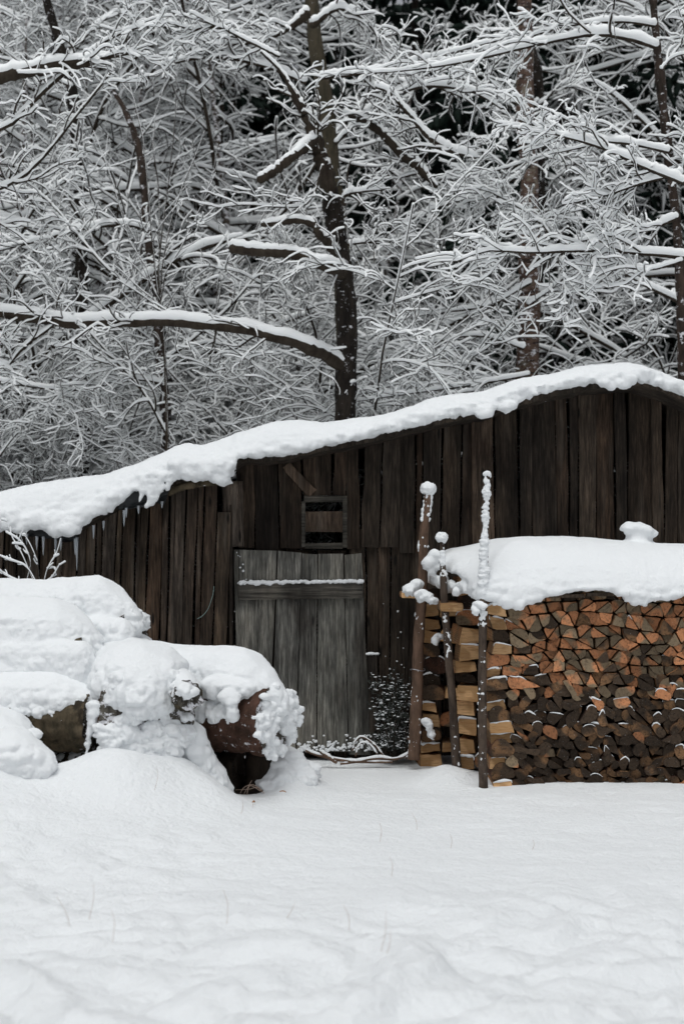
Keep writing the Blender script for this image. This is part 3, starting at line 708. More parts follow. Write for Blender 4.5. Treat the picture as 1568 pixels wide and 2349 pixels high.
ring = np.stack([w_[0]+.052*np.cos(ang), w_[1]+.052*np.sin(ang), w_[2]+.006*np.sin(ang*2)], -1)
obj('wire_tie', tube_mesh('wire_tie', ring, [.003]*17, WIRE, 6, n=40), s3)
# loose snow lumps lying on the jutting logs
def lump_obj(spots, label, voxel=.01):
    me = remeshed('snow_lump', blobs_vf([(*P(a, b, c), r1, r2, r3) for a, b, c, r1, r2, r3 in spots]), SNOW, voxel, 3, .006, 12, .002, 40, bil=.012, bf=24)
    o = bpy.data.objects.new('snow_lump', me); sc.collection.objects.link(o); return tag(o, label, 'snow lump', 'snow lumps on the side of the woodpile')
lump_obj([(942, 1350, 10.12, .06, .06, .04), (938, 1357, 10.1, .05, .05, .025), (955, 1340, 10.12, .05, .05, .04)], 'pointed snow lump on the log jutting out left of the rear stake')
lump_obj([(975, 1368, 9.95, .06, .05, .04), (990, 1377, 9.93, .05, .04, .025), (968, 1362, 9.95, .05, .04, .035)], 'smooth white snow lump just in front of the rear stake')
lump_obj([(1050, 1355, 9.78, .045, .045, .035), (1060, 1350, 9.8, .03, .04, .03), (1045, 1362, 9.78, .03, .04, .02)], 'snow lump at the top between the middle and front stakes')
lump_obj([(1098, 1385, 9.36, .04, .04, .025), (1088, 1397, 9.36, .022, .03, .03), (1108, 1390, 9.34, .02, .03, .02), (1135, 1378, 9.38, .03, .03, .025), (1090, 1405, 9.36, .015, .02, .02)], 'curled snow lump wrapped round the front stake', .007)
lump_obj([(998, 1468, 10.15, .035, .03, .04), (1004, 1460, 10.15, .03, .03, .03)], 'round snow lump high on the rear side stack')
lump_obj([(983, 1665, 10.15, .025, .03, .05), (990, 1685, 10.15, .02, .03, .04), (976, 1655, 10.15, .02, .03, .03)], 'streak of snow low on the rear side stack')

# ---------------------------------------------------------------- the big snowy logs
def big_log(end, Y, r, L, mat, label, dirv=(-.87, .5, .03), endsnow=1., captop=.16, over=1.0, seed=1, slump=(), cover=0, fringe=0.):
    """log seen end-on at the right; a smooth cushion of snow on top, crumbs at its fringe and on the cut end"""
    c = P(*end, Y); dv = norm(np.array(dirv, float)); o = empty('log', tuple(c), label, 'log', 'big logs piled under snow')
    S, n = 72, 90; t = np.linspace(0, 1, n); a = c+dv*L*t[:, None]
    V, F = tubes(a[None], np.full((1, n), r), S)
    cc = np.repeat(a, S, axis=0); d = norm(V-cc); V = V+d*(r*.07*fbm(V[:, 0]*6, V[:, 1]*6, V[:, 2]*6)+.016*fbm(V[:, 0]*24, V[:, 1]*24, V[:, 2]*24, 3))[:, None]
    obj('bark', np_mesh('bark', V, F, mat), o)
    m = MB(); nr = 5; ctr = V[:S].mean(0); vs = [ctr]
    for q in range(1, nr+1):
        for k in range(S): vs.append(ctr+(V[k]-ctr)*q/nr+dv*random.uniform(-.006, .006))
    fs = [(0, 1+(k+1) % S, 1+k) for k in range(S)]
    for q in range(nr-1):
        for k in range(S): a0 = 1+q*S; fs.append((a0+k, a0+(k+1) % S, a0+S+(k+1) % S, a0+S+k))
    m.add(vs, fs); obj('cut_end', m.mesh('cut_end', LOGEND if mat is not HOLLOW_DARK else HOLLOW_DARK), o)
    side = norm(np.cross(dv, [0, 0, 1])); up = np.cross(side, dv); rs = np.random.RandomState(seed)
    if side[1] > 0: side = -side                     # towards the viewer's side of the log
    bl = []; cr = []
    for s_ in np.arange(-.03, L, .022):
        p = c+dv*s_; e = min(1, (s_+.05)/.30)**.5
        cw = r*over*(1+.05*math.sin(s_*3+seed)); ct = captop*(1+.10*math.sin(s_*2.3+seed*2))
        bl.append((*(p+np.array([0, 0, r*.5*e+ct*.25])), cw*.98*e, cw*.98*e, (r*.5+ct*.78)*e))
        if cover:
            for an in np.linspace(.3, -cover, 10):
                q = p+side*(r*.85)*math.cos(an)*over+np.array([0, 0, r*math.sin(an)]); bl.append((*q, .10, .08, .11))
        for _ in range(3):
            rr = rs.uniform(.018, .042); an = rs.uniform(-.15, .35)-cover+fringe
            cr.append((*(p+side*(r*over-.01)*math.cos(an)*e+np.array([0, 0, r*math.sin(an)])+dv*rs.uniform(-.03, .03)), rr, rr, rr))
    for _ in range(int(endsnow*110)):
        an = rs.uniform(0, 6.28); q = r*rs.uniform(.05, 1.02)**.5; rr = rs.uniform(.016, .044)*(.8+.5*(r/.3))
        zz = math.sin(an)*q
        if fbm(np.array(q*math.cos(an)*9), np.array(zz*9), seed*1.) < -.22: continue
        cr.append((*(c-dv*.010+side*q*math.cos(an)+up*zz), rr*1.1, rr*.8, rr*.8))
    for (px, py, y_, a1, a2, a3) in slump: bl.append((*P(px, py, y_), a1, a2, a3))
    if over <= .5: return o
    obj('snow', remeshed('snow', blobs_vf(bl), SNOW, .0115, 12, .016, 3.0, .002, 26, bil=.015, bf=15), o)
    obj('snow_crumbs', remeshed('snow_crumbs', blobs_vf(cr), SNOW, .008, 3, .006, 14, .003, 40, bil=.012, bf=24), o)['kind'] = 'stuff'
    return o
def fan(x0, y0, x1, y1, Y0, Y1, r0, r1, n=8, sq=.9, m=3): return [(x0+(x1-x0)*t, y0+(y1-y0)*t, Y0+(Y1-Y0)*t, (r0+(r1-r0)*t), (r0+(r1-r0)*t), (r0+(r1-r0)*t)*sq) for t in np.linspace(0, 1, n*m)]
big_log((632, 1650), 8.95, .225, 2.6, BARKL, 'red-barked log jutting out nearest the barn door over a dark hollow', captop=.19, seed=3, endsnow=1.1, over=1.05,
        slump=[(530, 1628, 8.80, .035, .03, .065), (525, 1600, 8.8, .05, .04, .05)]+fan(570, 1580, 490, 1572, 8.87, 8.9, .06, .08, 14), fringe=.08)
big_log((302, 1468), 9.40, .20, 2.4, BARKG, 'topmost log of the pile under the highest snow cushion', captop=.20, seed=4, endsnow=1.3, dirv=(-.93, .36, .0), over=1.15, cover=.9)
big_log((205, 1522), 9.08, .20, 2.2, BARKG, 'log in the upper front of the pile buried in smooth snow', captop=.24, seed=5, endsnow=1.0, dirv=(-.96, .26, .0), over=1.2, cover=.9)
big_log((432, 1596), 8.52, .088, 1.9, BARKG, 'thin log with a frosted grey end peeping from the snow', dirv=(-.25, .96, .0), captop=.05, seed=6, endsnow=.0, fringe=.3)
big_log((215, 1652), 8.80, .185, 2.2, BARKG, 'mossy brown log low in the pile with bare bark showing', captop=.10, seed=7, endsnow=.0, dirv=(-.97, .2, 0), fringe=.45)
big_log((333, 1642), 8.66, .295, 1.8, BARKL, 'thick log whose cut end is plastered with snow clumps, mid-pile', captop=.17, seed=8, endsnow=4.2, dirv=(-.30, .95, .0), over=1.1,
        slump=fan(310, 1600, 400, 1680, 8.76, 8.85, .12, .16, 8)+fan(430, 1690, 485, 1810, 8.86, 8.9, .13, .12, 12)+fan(215, 1620, 199, 1735, 8.60, 8.58, .04, .012, 24))
big_log((35, 1745), 8.35, .19, 1.4, BARKG, 'low log nearest the left edge, rounded over with snow', captop=.10, seed=9, endsnow=1.5, dirv=(-.55, .8, .0), over=1.15,
        slump=fan(30, 1730, 70, 1760, 8.25, 8.25, .19, .17, 6))
big_log((285, 1765), 8.9, .11, 1.6, BARKG, 'small dark log at the bottom of the pile', captop=.0, seed=10, endsnow=.0, dirv=(-.9, .4, 0), over=.6)
big_log((560, 1790), 9.55, .22, 1.6, HOLLOW_DARK, 'added dark log standing in for shade at the back of the hollow', captop=.05, seed=12, endsnow=.0, dirv=(-.95, .25, 0))  # added backing log, coloured dark so the hollow looks deep
big_log((548, 1775), 9.22, .15, 1.6, HOLLOW_DARK, 'added dark log standing in for shade low inside the hollow', captop=.0, seed=14, endsnow=.0, dirv=(-.95, .25, 0), over=.5, fringe=.9)  # added filler log, its dark colour stands in for shade
# support block and snow beside the hollow
sb = MB(); a = P(596, 1840, 9.15)
o = obj('stump', tube_mesh('stump', [P(598, 1850, 9.2), P(596, 1725, 9.2)], [.10, .09], HOLLOW_DARK, 18, .01)); tag(o, 'dark stump holding up the red-barked log', 'stump')
bl = [(*P(px, py, y_), r, r, r*.9) for px, py, y_, r in ((640, 1790, 9.2, .14), (665, 1770, 9.3, .13), (690, 1790, 9.25, .10), (620, 1810, 9.12, .07), (630, 1760, 9.2, .09), (655, 1740, 9.3, .10), (700, 1770, 9.35, .09), (605, 1790, 9.12, .04), (650, 1815, 9.15, .08))]
tag(obj('snow_heap', remeshed('snow_heap', blobs_vf(bl), SNOW, .012, 8, .016, 5, .003, 30, bil=.024)), 'small snow heap against the dark stump by the door', 'snow heap')
V, F = slab_vf(*np.meshgrid(np.linspace(-1.15, -.50, 20), np.linspace(9.04, 10.2, 20), indexing='ij'), np.full((20, 20), -.3), gz(*np.meshgrid(np.linspace(-1.15, -.50, 20), np.linspace(9.04, 10.2, 20), indexing='ij'))+.004+.012*R.rand(20, 20))
tag(obj('hollow_shade_patch', np_mesh('shade_patch', V, F, HOLLOW_DARK)), 'added dark ground patch standing in for shade in the hollow under the log', 'shade_patch', kind='structure')  # dark sheet over the snow, shade of the hollow put into colour

# ---------------------------------------------------------------- branch engine
def grow(st, dr, ln, n, wig=.25, up=0.0, grav=0.0, rs=R):
    B = len(st); P_ = np.empty((B, n, 3)); P_[:, 0] = st; d = norm(dr); w = rs.randn(B, 3)*wig
    for k in range(1, n):
        w = .55*w+rs.randn(B, 3)*wig
        d = norm(d+w*.6+np.array([0, 0, up-grav*(k/n)])); P_[:, k] = P_[:, k-1]+d*(ln/(n-1))[:, None]
    return P_
def spawn(par, prad, k, t0, t1, ang, lenf, n, wig, up, grav, rmin, rs=R, flat=.6, lmul=None):
    B, Np, _ = par.shape; L = np.linalg.norm(np.diff(par, axis=1), axis=2).sum(1)
    idx = np.repeat(np.arange(B), k); t = rs.uniform(t0, t1, len(idx)); f = t*(Np-1); i0 = np.minimum(f.astype(int), Np-2); fr = (f-i0)[:, None]
    st = par[idx, i0]*(1-fr)+par[idx, i0+1]*fr; tg = norm(par[idx, i0+1]-par[idx, i0])
    pr = prad[idx, i0]*(1-fr[:, 0])+prad[idx, i0+1]*fr[:, 0]
    rv = rs.randn(len(idx), 3); rv[:, 2] *= flat; rv = norm(rv-(rv*tg).sum(1, keepdims=True)*tg)
    a = rs.uniform(ang[0], ang[1], len(idx))[:, None]; dr = tg*np.cos(a)+rv*np.sin(a)
    ln = L[idx]*lenf*rs.uniform(.5, 1.25, len(idx))*(1.15-.7*t)
    if lmul is not None: ln = np.maximum(ln, lmul)
    pts = grow(st, dr, ln, n, wig, up, grav, rs)
    r0 = np.clip(np.minimum(pr*.6, ln*.012+rmin), rmin, None)
    rad = r0[:, None]*(1-np.linspace(0, 1, n)[None]**1.3*.4); rad = np.maximum(rad, rmin*.8); rad[:, -1] *= .6
    return pts, rad
def snow_on(pts, rad, T, rs=R, S=6):
    """the ridge of snow lying on each branch"""
    B, n, _ = pts.shape; tg = norm(np.gradient(pts, axis=1)); fl = np.clip(1.12-np.abs(tg[..., 2])**1.5, .0, 1)
    lum = rs.uniform(.6, 1.35, (B, n)); lum = .5*lum+.25*(np.roll(lum, 1, 1)+np.roll(lum, -1, 1))
    tk = T*fl*lum*rs.uniform(.75, 1.2, (B, 1)); tk = tk*(np.clip(rad/.012, .8, 1.55))
    rr = tk*.55+rad*.66; c = pts.copy(); c[..., 2] += tk*.52+rad*.62
    rr[:, -1] *= .9
    return tubes(*caps(c, rr), S)
def build_tree(name, base, levels, label, cat, group, T, trunk_mat, trunk=None, leafmat=BARKT, S=4, extra_name='branches'):
    """levels: list of (pts, rad)"""
    o = empty(name, base, label, cat, group)
    if trunk is not None: obj('trunk', trunk, o)
    levels = [dens(*l) if l[0].shape[1] in (14,) else l for l in levels]
    obj(extra_name, np_mesh('branches', *join([tubes(*caps(p, r), S if r.max() < .03 else 8) for p, r in levels]), leafmat), o)
    obj('snow', np_mesh('snow', *join([snow_on(p, r, T*(1.25, 1.05, .78, .58)[min(k, 3)]) for k, (p, r) in enumerate(levels)]), SNOWT), o)
    return o
def dens(p, r, m=4):
    u = np.linspace(0, p.shape[1]-1, (p.shape[1]-1)*m+1); i = np.minimum(u.astype(int), p.shape[1]-2); f = u-i
    q = p[:, i]*(1-f)[None, :, None]+p[:, i+1]*f[None, :, None]; rr = r[:, i]*(1-f)+r[:, i+1]*f
    q = q+.25*rr[..., None]*np.stack([fbm(q[..., 0]*5, q[..., 1]*5, q[..., 2]*5+k*7) for k in range(3)], -1)
    return q, rr*(1+.10*R.randn(*rr.shape)).clip(.7, 1.35)
def trunk_mesh(pts, rad, mat, n=60, S=14, amp=.012):
    return tube_mesh('trunk', pts, rad, mat, S, amp, 7, n)
def children(o): return [c for c in bpy.data.objects if c.parent is o]
def copy_tree(o, parent=None):
    c = o.copy(); sc.collection.objects.link(c)
    if parent is not None: c.parent = parent
    for ch in children(o): copy_tree(ch, c)
    return c
TG = 'bare trees under snow behind the barn'
THIN = .62
def poly(tab, Y, n=14):
    """tab of (px,py,r[,Y]) -> pts (1,n,3), rad (1,n)"""
    a = np.array([[*P(q[0], q[1], q[3] if len(q) > 3 else Y), q[2]] for q in tab]); a = resample(a, n); r = a[:, 3]; r = r*(THIN+(1-THIN)*ssp(.030, .044, r)); return a[None, :, :3], r[None]
def stack(ls): return np.vstack([l[0] for l in ls]), np.vstack([l[1] for l in ls])
def twigs(lv, k1, k2, l1=.28, l2=.45, rs=R, wig=.22, up=.02, grav=.10, t0=.12, rmin=.0045, ang=(.4, 1.2)):
    a = spawn(*lv, int(k1*.8), t0, 1, ang, l1*1.25, 12, wig*.8, up, grav, rmin*1.2, rs, .6, .4)
    b = spawn(*a, k2, .1, .95, (.6, 1.3), l2, 9, wig*1.15, up, grav, rmin, rs, .7, .16)
    return [a, b]
# central dark tree
tr = trunk_mesh([P(800, 1300, 13), P(792, 940, 13), P(796, 780, 13), P(790, 650, 13), P(775, 560, 13), P(762, 480, 13), P(760, 430, 13)], [.115, .10, .092, .086, .082, .086, .065], BARKD)
br = [poly([(798, 850, .07, 13.0), (765, 825, .058, 12.95), (700, 795, .05), (600, 765, .047), (500, 748, .046), (400, 738, .044), (300, 740, .043), (200, 742, .042), (130, 738, .0425), (40, 725, .042), (-60, 715, .042)], 12.6, 14),
      poly([(785, 625, .06, 13.0), (758, 612, .052), (700, 592, .047), (640, 578, .046), (575, 573, .044), (532, 567, .042)], 12.4), poly([(760, 440, .075), (740, 370, .07), (722, 310, .065), (705, 265, .055), (680, 230, .045), (650, 170, .03), (600, 120, .02)], 12.8),
      poly([(728, 318, .05, 12.8), (680, 350, .044), (640, 385, .042), (595, 412, .040)], 12.4), poly([(775, 585, .045, 13.0), (735, 540, .04), (718, 512, .038), (660, 508, .036), (600, 516, .032)], 12.4),
      poly([(800, 560, .02), (850, 556, .018), (890, 562, .015)], 12.8), poly([(790, 470, .03), (790, 450, .03), (830, 440, .02), (880, 435, .015)], 12.8), poly([(1000, 430, .03), (960, 385, .045), (900, 330, .045), (840, 280, .04), (790, 262, .03)], 13.6),
      poly([(1090, 362, .02), (1030, 345, .035), (980, 310, .035), (930, 255, .033), (900, 215, .03), (862, 200, .02)], 12.6), poly([(740, 380, .02), (700, 470, .012), (560, 470, .01), (480, 480, .008)], 12.5)]
lv = stack(br[2:3]+br[5:]); L0 = br[0]; stubs = stack([br[1], br[3], br[4]])
lvl = [lv, L0, stubs]+twigs(L0, 24, 5, .16)+twigs(lv, 15, 5, .35)+[spawn(*stubs, 4, .2, 1, (.5, 1.2), .25, 7, .2, .02, .1, .005)]
build_tree('dark_tree', tuple(P(800, 1300, 13)), lvl, 'dark-trunked tree rising behind the middle of the roof, one long low snowy bough', 'tree', TG, .026, BARKD, tr)
# pale upper trunk behind it
tr = trunk_mesh([P(805, 1300, 14.2), P(797, 900, 14.2), P(783, 600, 14.2), P(766, 430, 14.2), P(752, 300, 14.2), P(742, 210, 14.2), P(722, 90, 14.2), P(712, -60, 14.2)], [.09, .09, .09, .085, .085, .08, .075, .06], BARKO)
pr = [poly([(700, 190, .03), (600, 150, .03), (480, 130, .03), (380, 150, .02)], 13.6), poly([(705, 30, .05), (640, 80, .03), (560, 100, .03), (480, 105, .02)], 13.5), poly([(715, 60, .04), (780, 20, .03), (850, 60, .025), (890, 130, .02)], 13.8),
      poly([(640, 130, .02), (560, 90, .02), (480, 60, .02), (400, 95, .015)], 12.2), poly([(770, 330, .03), (850, 250, .03), (960, 200, .03), (1080, 210, .025), (1150, 250, .015)], 13.8), poly([(735, 180, .03), (850, 165, .025), (1000, 130, .02), (1150, 90, .015)], 13.2)]
lv = stack(pr); build_tree('olive_tree', tuple(P(780, 1300, 14.2)), [lv]+twigs(lv, 22, 6, .32), 'tree with smooth olive-brown trunk showing at the top middle', 'tree', TG, .026, BARKO, tr)
# left reddish tree
tr = trunk_mesh([P(390, 1300, 14.5), P(383, 1010, 14.5), P(372, 850, 14.5), P(352, 650, 14.5), P(335, 480, 14.5), P(318, 340, 14.5), P(285, 250, 14.5), P(240, 180, 14.5)], [.065, .06, .055, .05, .045, .038, .025, .015], BARKR)
pr = [poly([(345, 530, .03), (280, 515, .03), (180, 530, .03), (60, 560, .02), (-20, 580, .015)], 14), poly([(372, 880, .025), (300, 870, .02), (180, 895, .02), (60, 885, .02), (-20, 870, .02)], 13.6), poly([(375, 830, .03), (440, 780, .025), (540, 690, .02), (640, 560, .012)], 13.8),
      poly([(385, 1000, .03), (330, 900, .025), (240, 800, .02), (150, 700, .015), (80, 600, .01)], 13.3), poly([(360, 700, .02), (250, 620, .02), (120, 470, .015), (60, 420, .01)], 13.6)]
lv = stack(pr); build_tree('red_tree', tuple(P(390, 1300, 14.5)), [lv]+twigs(lv, 24, 5, .3), 'slender tree with reddish trunk standing behind the lower roof', 'tree', TG, .025, BARKR, tr)
# sapling fan
st = [[(358, 640, .014), (340, 450, .012), (325, 300, .01), (290, 170, .006)], [(362, 650, .014), (380, 470, .010), (400, 300, .008), (405, 170, .005)], [(368, 650, .013), (400, 480, .01), (440, 380, .008), (470, 300, .005)], [(370, 660, .012), (420, 560, .01), (480, 430, .008), (500, 330, .005)], [(352, 650, .01), (300, 560, .008), (260, 420, .006), (215, 300, .004)], [(366, 650, .012), (365, 450, .01), (350, 300, .008), (380, 190, .005)]]
lv = stack([poly([(385, 1150, .02), (380, 850, .018)]+s, 12.9) for s in st]); build_tree('sapling', tuple(P(385, 1250, 12.9)), [lv, spawn(*lv, 6, .4, 1, (.3, .8), .14, 6, .12, .05, 0, .004)], 'young sapling fanning out in thin upright shoots', 'tree', TG, .012, BARKT)
# right birch
tr = trunk_mesh([P(1200, 1300, 15), P(1207, 860, 15), P(1215, 720, 15), P(1212, 560, 15), P(1213, 400, 15.2), P(1203, 250, 15.2), P(1205, 100, 15.2), P(1200, -50, 15.2)], [.13, .12, .115, .11, .095, .10, .08, .06], BIRCH)
pr = [poly([(1215, 380, .03), (1130, 440, .02), (1020, 470, .02), (900, 520, .015)], 14.5), poly([(1215, 650, .03), (1120, 700, .02), (1000, 720, .02), (880, 760, .012)], 14.3), poly([(1200, 800, .025), (1100, 770, .02), (980, 790, .015), (850, 850, .01)], 14), poly([(1205, 240, .03), (1100, 215, .03), (980, 195, .03), (880, 190, .02)], 14.6), poly([(1210, 700, .025), (1290, 640, .02), (1360, 560, .015)], 14.5), poly([(1212, 860, .02), (1100, 880, .02), (960, 900, .015), (820, 920, .01)], 13.2), poly([(1215, 620, .03), (1260, 540, .025), (1180, 470, .02), (1080, 420, .012)], 13.8), poly([(1213, 480, .03), (1150, 530, .025), (1250, 500, .02), (1340, 480, .012)], 14.0), poly([(1205, 330, .03), (1290, 340, .025), (1180, 380, .02), (1090, 400, .012)], 14.0)]
lv = stack(pr); build_tree('birch_tree', tuple(P(1200, 1300, 15)), [lv]+twigs(lv, 24, 6, .32), 'birch with ringed red-brown bark standing right of the roof middle', 'tree', TG, .026, BIRCH, tr)
tr = trunk_mesh([P(1235, 1300, 14), P(1222, 240, 14), P(1215, 120, 14), P(1185, -20, 14)], [.06, .055, .05, .045], BARKD)
tr = trunk_mesh([P(1240, 1300, 16.5), P(1235, 700, 16.5), P(1233, 240, 15.6), P(1218, 120, 15.5), P(1185, -20, 15.5)], [.09, .08, .075, .06, .045], BARKD)
pr = [poly([(1235, 240, .02), (1300, 200, .02), (1380, 230, .015)], 15.5), poly([(1232, 230, .02), (1150, 300, .02), (1060, 360, .015)], 15.3)]
lv = stack(pr); build_tree('leaning_tree', tuple(P(1240, 1300, 16.5)), [lv]+twigs(lv, 16, 5, .4), 'thin black trunk close behind the birch near the top', 'tree', TG, .026, BARKD, tr)
# right dark slender trunk with the long boughs
tr = trunk_mesh([P(1590, 1300, 12.4), P(1568, 860, 12.4), P(1562, 680, 12.4), P(1550, 520, 12.4), P(1528, 320, 12.4), P(1510, 150, 12.4), P(1493, -30, 12.4)], [.06, .055, .05, .045, .04, .036, .03], BARKR)
pr = [poly([(1505, 110, .03), (1440, 90, .03), (1350, 80, .028), (1200, 110, .022), (1050, 145, .018), (900, 165, .012), (780, 170, .008)], 12.1), poly([(1500, 60, .025), (1420, 50, .02), (1300, 60, .018), (1180, 95, .012), (1060, 130, .008)], 12.3),
      poly([(1530, 350, .025), (1440, 330, .02), (1330, 320, .02), (1240, 310, .015), (1170, 290, .01)], 11.7), poly([(1565, 420, .03), (1480, 385, .025), (1380, 340, .022), (1280, 310, .016), (1190, 275, .01)], 11.2),
      poly([(1560, 400, .02), (1470, 420, .02), (1380, 450, .015), (1290, 470, .01)], 11.3), poly([(1565, 590, .03), (1450, 580, .025), (1330, 575, .024), (1220, 580, .02), (1120, 575, .014), (1045, 600, .008)], 11.4),
      poly([(1560, 600, .02), (1480, 620, .018), (1400, 600, .012), (1310, 560, .01), (1290, 640, .006), (1310, 680, .005)], 11.4), poly([(1550, 500, .03), (1480, 530, .025), (1380, 545, .02), (1290, 560, .012)], 11.9), poly([(1515, 160, .02), (1568, 100, .02), (1620, 60, .015)], 12), poly([(1540, 430, .02), (1600, 350, .02)], 12)]
lv = stack(pr[:1]+pr[1:])
lv = (np.vstack([resample(np.c_[p[0], r[0]], 14)[None, :, :3] for p, r in pr]), np.vstack([resample(np.c_[p[0], r[0]], 14)[None, :, 3] for p, r in pr])) 
build_tree('slender_tree', tuple(P(1590, 1300, 12.4)), [lv]+twigs(lv, 20, 5, .26, ang=(.4, 1.1)), 'slender dark tree by the roof ridge with long bright snowy boughs', 'tree', TG, .027, BARKR, tr)
# big boughs entering at the upper left, their tree stands outside the picture
tr = trunk_mesh([P(-330, 1300, 12), P(-320, 600, 12), P(-280, 0, 12)], [.16, .14, .1], BARKD)
pr = [poly([(-290, 260, .07), (-100, 210, .06), (0, 180, .055), (100, 155, .05), (200, 140, .042), (290, 125, .012), (340, 128, .004)], 11.8), poly([(-200, 330, .05), (0, 300, .03), (80, 230, .03), (140, 175, .03), (250, 90, .02), (330, 60, .015)], 11.9), poly([(-280, 520, .04), (-100, 470, .03), (60, 400, .025), (180, 260, .02), (260, 160, .015)], 12.3), poly([(-280, 760, .04), (-120, 800, .03), (0, 845, .02), (60, 790, .025), (130, 742, .02), (160, 700, .01)], 12.6)]
lv = stack(pr); build_tree('overhanging_tree', tuple(P(-330, 1300, 12)), [lv]+twigs(lv, 22, 6, .22), 'tree past the left edge reaching in with one thick snowy bough', 'tree', TG, .025, BARKD, tr)
tr = trunk_mesh([P(190, 1300, 15.5), P(185, 500, 15.5), P(160, 170, 15.5), P(140, 110, 15.5), P(100, -20, 15.5)], [.08, .07, .06, .05, .045], BARKD)
pr = [poly([(150, 150, .03), (220, 60, .02), (300, 20, .015)], 15.2), poly([(165, 200, .03), (60, 150, .02), (-60, 120, .015)], 15)]
lv = stack(pr); build_tree('crooked_tree', tuple(P(190, 1300, 15.5)), [lv]+twigs(lv, 14, 6, .4), 'crooked dark trunk near the upper left corner', 'tree', TG, .025, BARKD, tr)

# generic trees and thickets, a few kinds repeated
def generic(seed, H, k0, T, lean=.05, spread=.42, shrub=False):
    rs = np.random.RandomState(seed)
    if shrub:
        ns = 9; st = rs.randn(ns, 3)*[.15, .15, 0]; dr = np.c_[rs.randn(ns, 2)*.35, np.ones(ns)]
        s = grow(st, dr, rs.uniform(.7, 1.1, ns)*H, 12, .08, .0, .12, rs); sr = .025*(1-.8*np.linspace(0, 1, 12))[None]*np.ones((ns, 1))
        a = spawn(s, sr, k0, .12, 1, (.6, 1.35), spread, 9, .17, .0, .10, .006, rs, .5)
        b = spawn(*a, 9, .1, 1, (.4, 1.0), .50, 11, .22, .01, .10, .006, rs, .6, .4)
        c = spawn(*b, 3, .1, .95, (.6, 1.3), .42, 8, .28, .01, .10, .005, rs, .6, .2); return None, [(s, sr), a, b, c]
        return None, [(s, sr), a, b]
    tr = grow(np.zeros((1, 3)), np.array([[rs.randn()*lean, rs.randn()*lean, 1]]), np.array([H]), 16, .035, .05, 0, rs)
    rad = (.065*(1-np.linspace(0, 1, 16)*.8))[None]
    a = spawn(tr, rad, k0, .10, 1, (.8, 1.45), spread*.75, 13, .13, .02, .05, .007, rs, .45)
    b = spawn(*a, 9, .1, 1, (.4, 1.0), .55, 13, .20, .02, .06, .006, rs, .6, .5)
    c = spawn(*b, 6, .1, .95, (.55, 1.2), .48, 10, .22, .01, .12, .005, rs, .7, .2)
    me = trunk_mesh(tr[0], rad[0], BARKS, 30, 8)
    return me, [a, b, c]
protos = []
for s, (H, k0, T, shrub) in enumerate(((9, 34, .026, False), (11, 38, .026, False), (8, 34, .027, False), (5, 12, .024, True), (6, 13, .025, True))):
    me, lv = generic(100+s, H, k0, T, shrub=shrub)
    lab = 'tall bare tree thick with snowy twigs in the tangle behind the barn' if not shrub else 'many-stemmed bare shrub loaded with snow behind the barn'
    o = build_tree('snowy_tree' if not shrub else 'snowy_shrub', (0, 0, 0), lv, lab, 'tree' if not shrub else 'shrub', 'snow-laden trees in the tangle' if not shrub else 'snow-laden shrubs in the thicket', T, BARKR, me)
    protos.append([o, False])
ZONES = [(-.165, 'toward the left edge'), (-.11, 'left of the reddish trunk'), (-.03, 'between the reddish and the central dark trunk'), (.055, 'just right of the central dark trunk'), (.125, 'before the ringed birch'), (.19, 'between the birch and the slender tree'), (9, 'at the right edge')]
RANK = [(17.2, 'nearest'), (18.8, 'second rank'), (20.8, 'third rank'), (23, 'farther back'), (99, 'farthest')]
def where(x, y): return next(n for v, n in ZONES if x/y < v), next(n for v, n in RANK if y < v)
def place(k, x, y, rot, s, dz=-.2):
    if abs(x/y) > .29: return
    p = protos[k]
    o = p[0] if not p[1] else copy_tree(p[0])
    zn, rk = where(x, y); o['label'] = f"{'bare tree' if k < 3 else 'bare shrub'} under snow, {rk}, {zn}"
    p[1] = True; o.location = (x, y, gzf(x, y)+dz); o.rotation_euler = (0, 0, rot); o.scale = (s, s, s)
rs = np.random.RandomState(21)
spots = [(y, x) for y in (16.4, 18.2, 20.5, 23.5) for x in np.arange(-.27*y, .28*y, 1.25+.03*y)]
for y, x in spots:
    right = x/y > .05
    if x/y > -.03 and rs.rand() < (.62 if y < 20 else .92): continue
    place(int(rs.randint(0, 3)), x+rs.uniform(-.6, .6), y+rs.uniform(-.7, .7), rs.uniform(0, 6.28), rs.uniform(.85, 1.2))
for y in (15.9, 17.6, 19.8, 22.5):
    for x in np.arange(-.29*y, .27*y, 1.35):
        if x/y > -.03 and rs.rand() < (.45 if y < 17 else .88): continue
        place(int(rs.randint(3, 5)), x+rs.uniform(-.5, .5), y+rs.uniform(-.5, .5), rs.uniform(0, 6.28), rs.uniform(.75, 1.15))
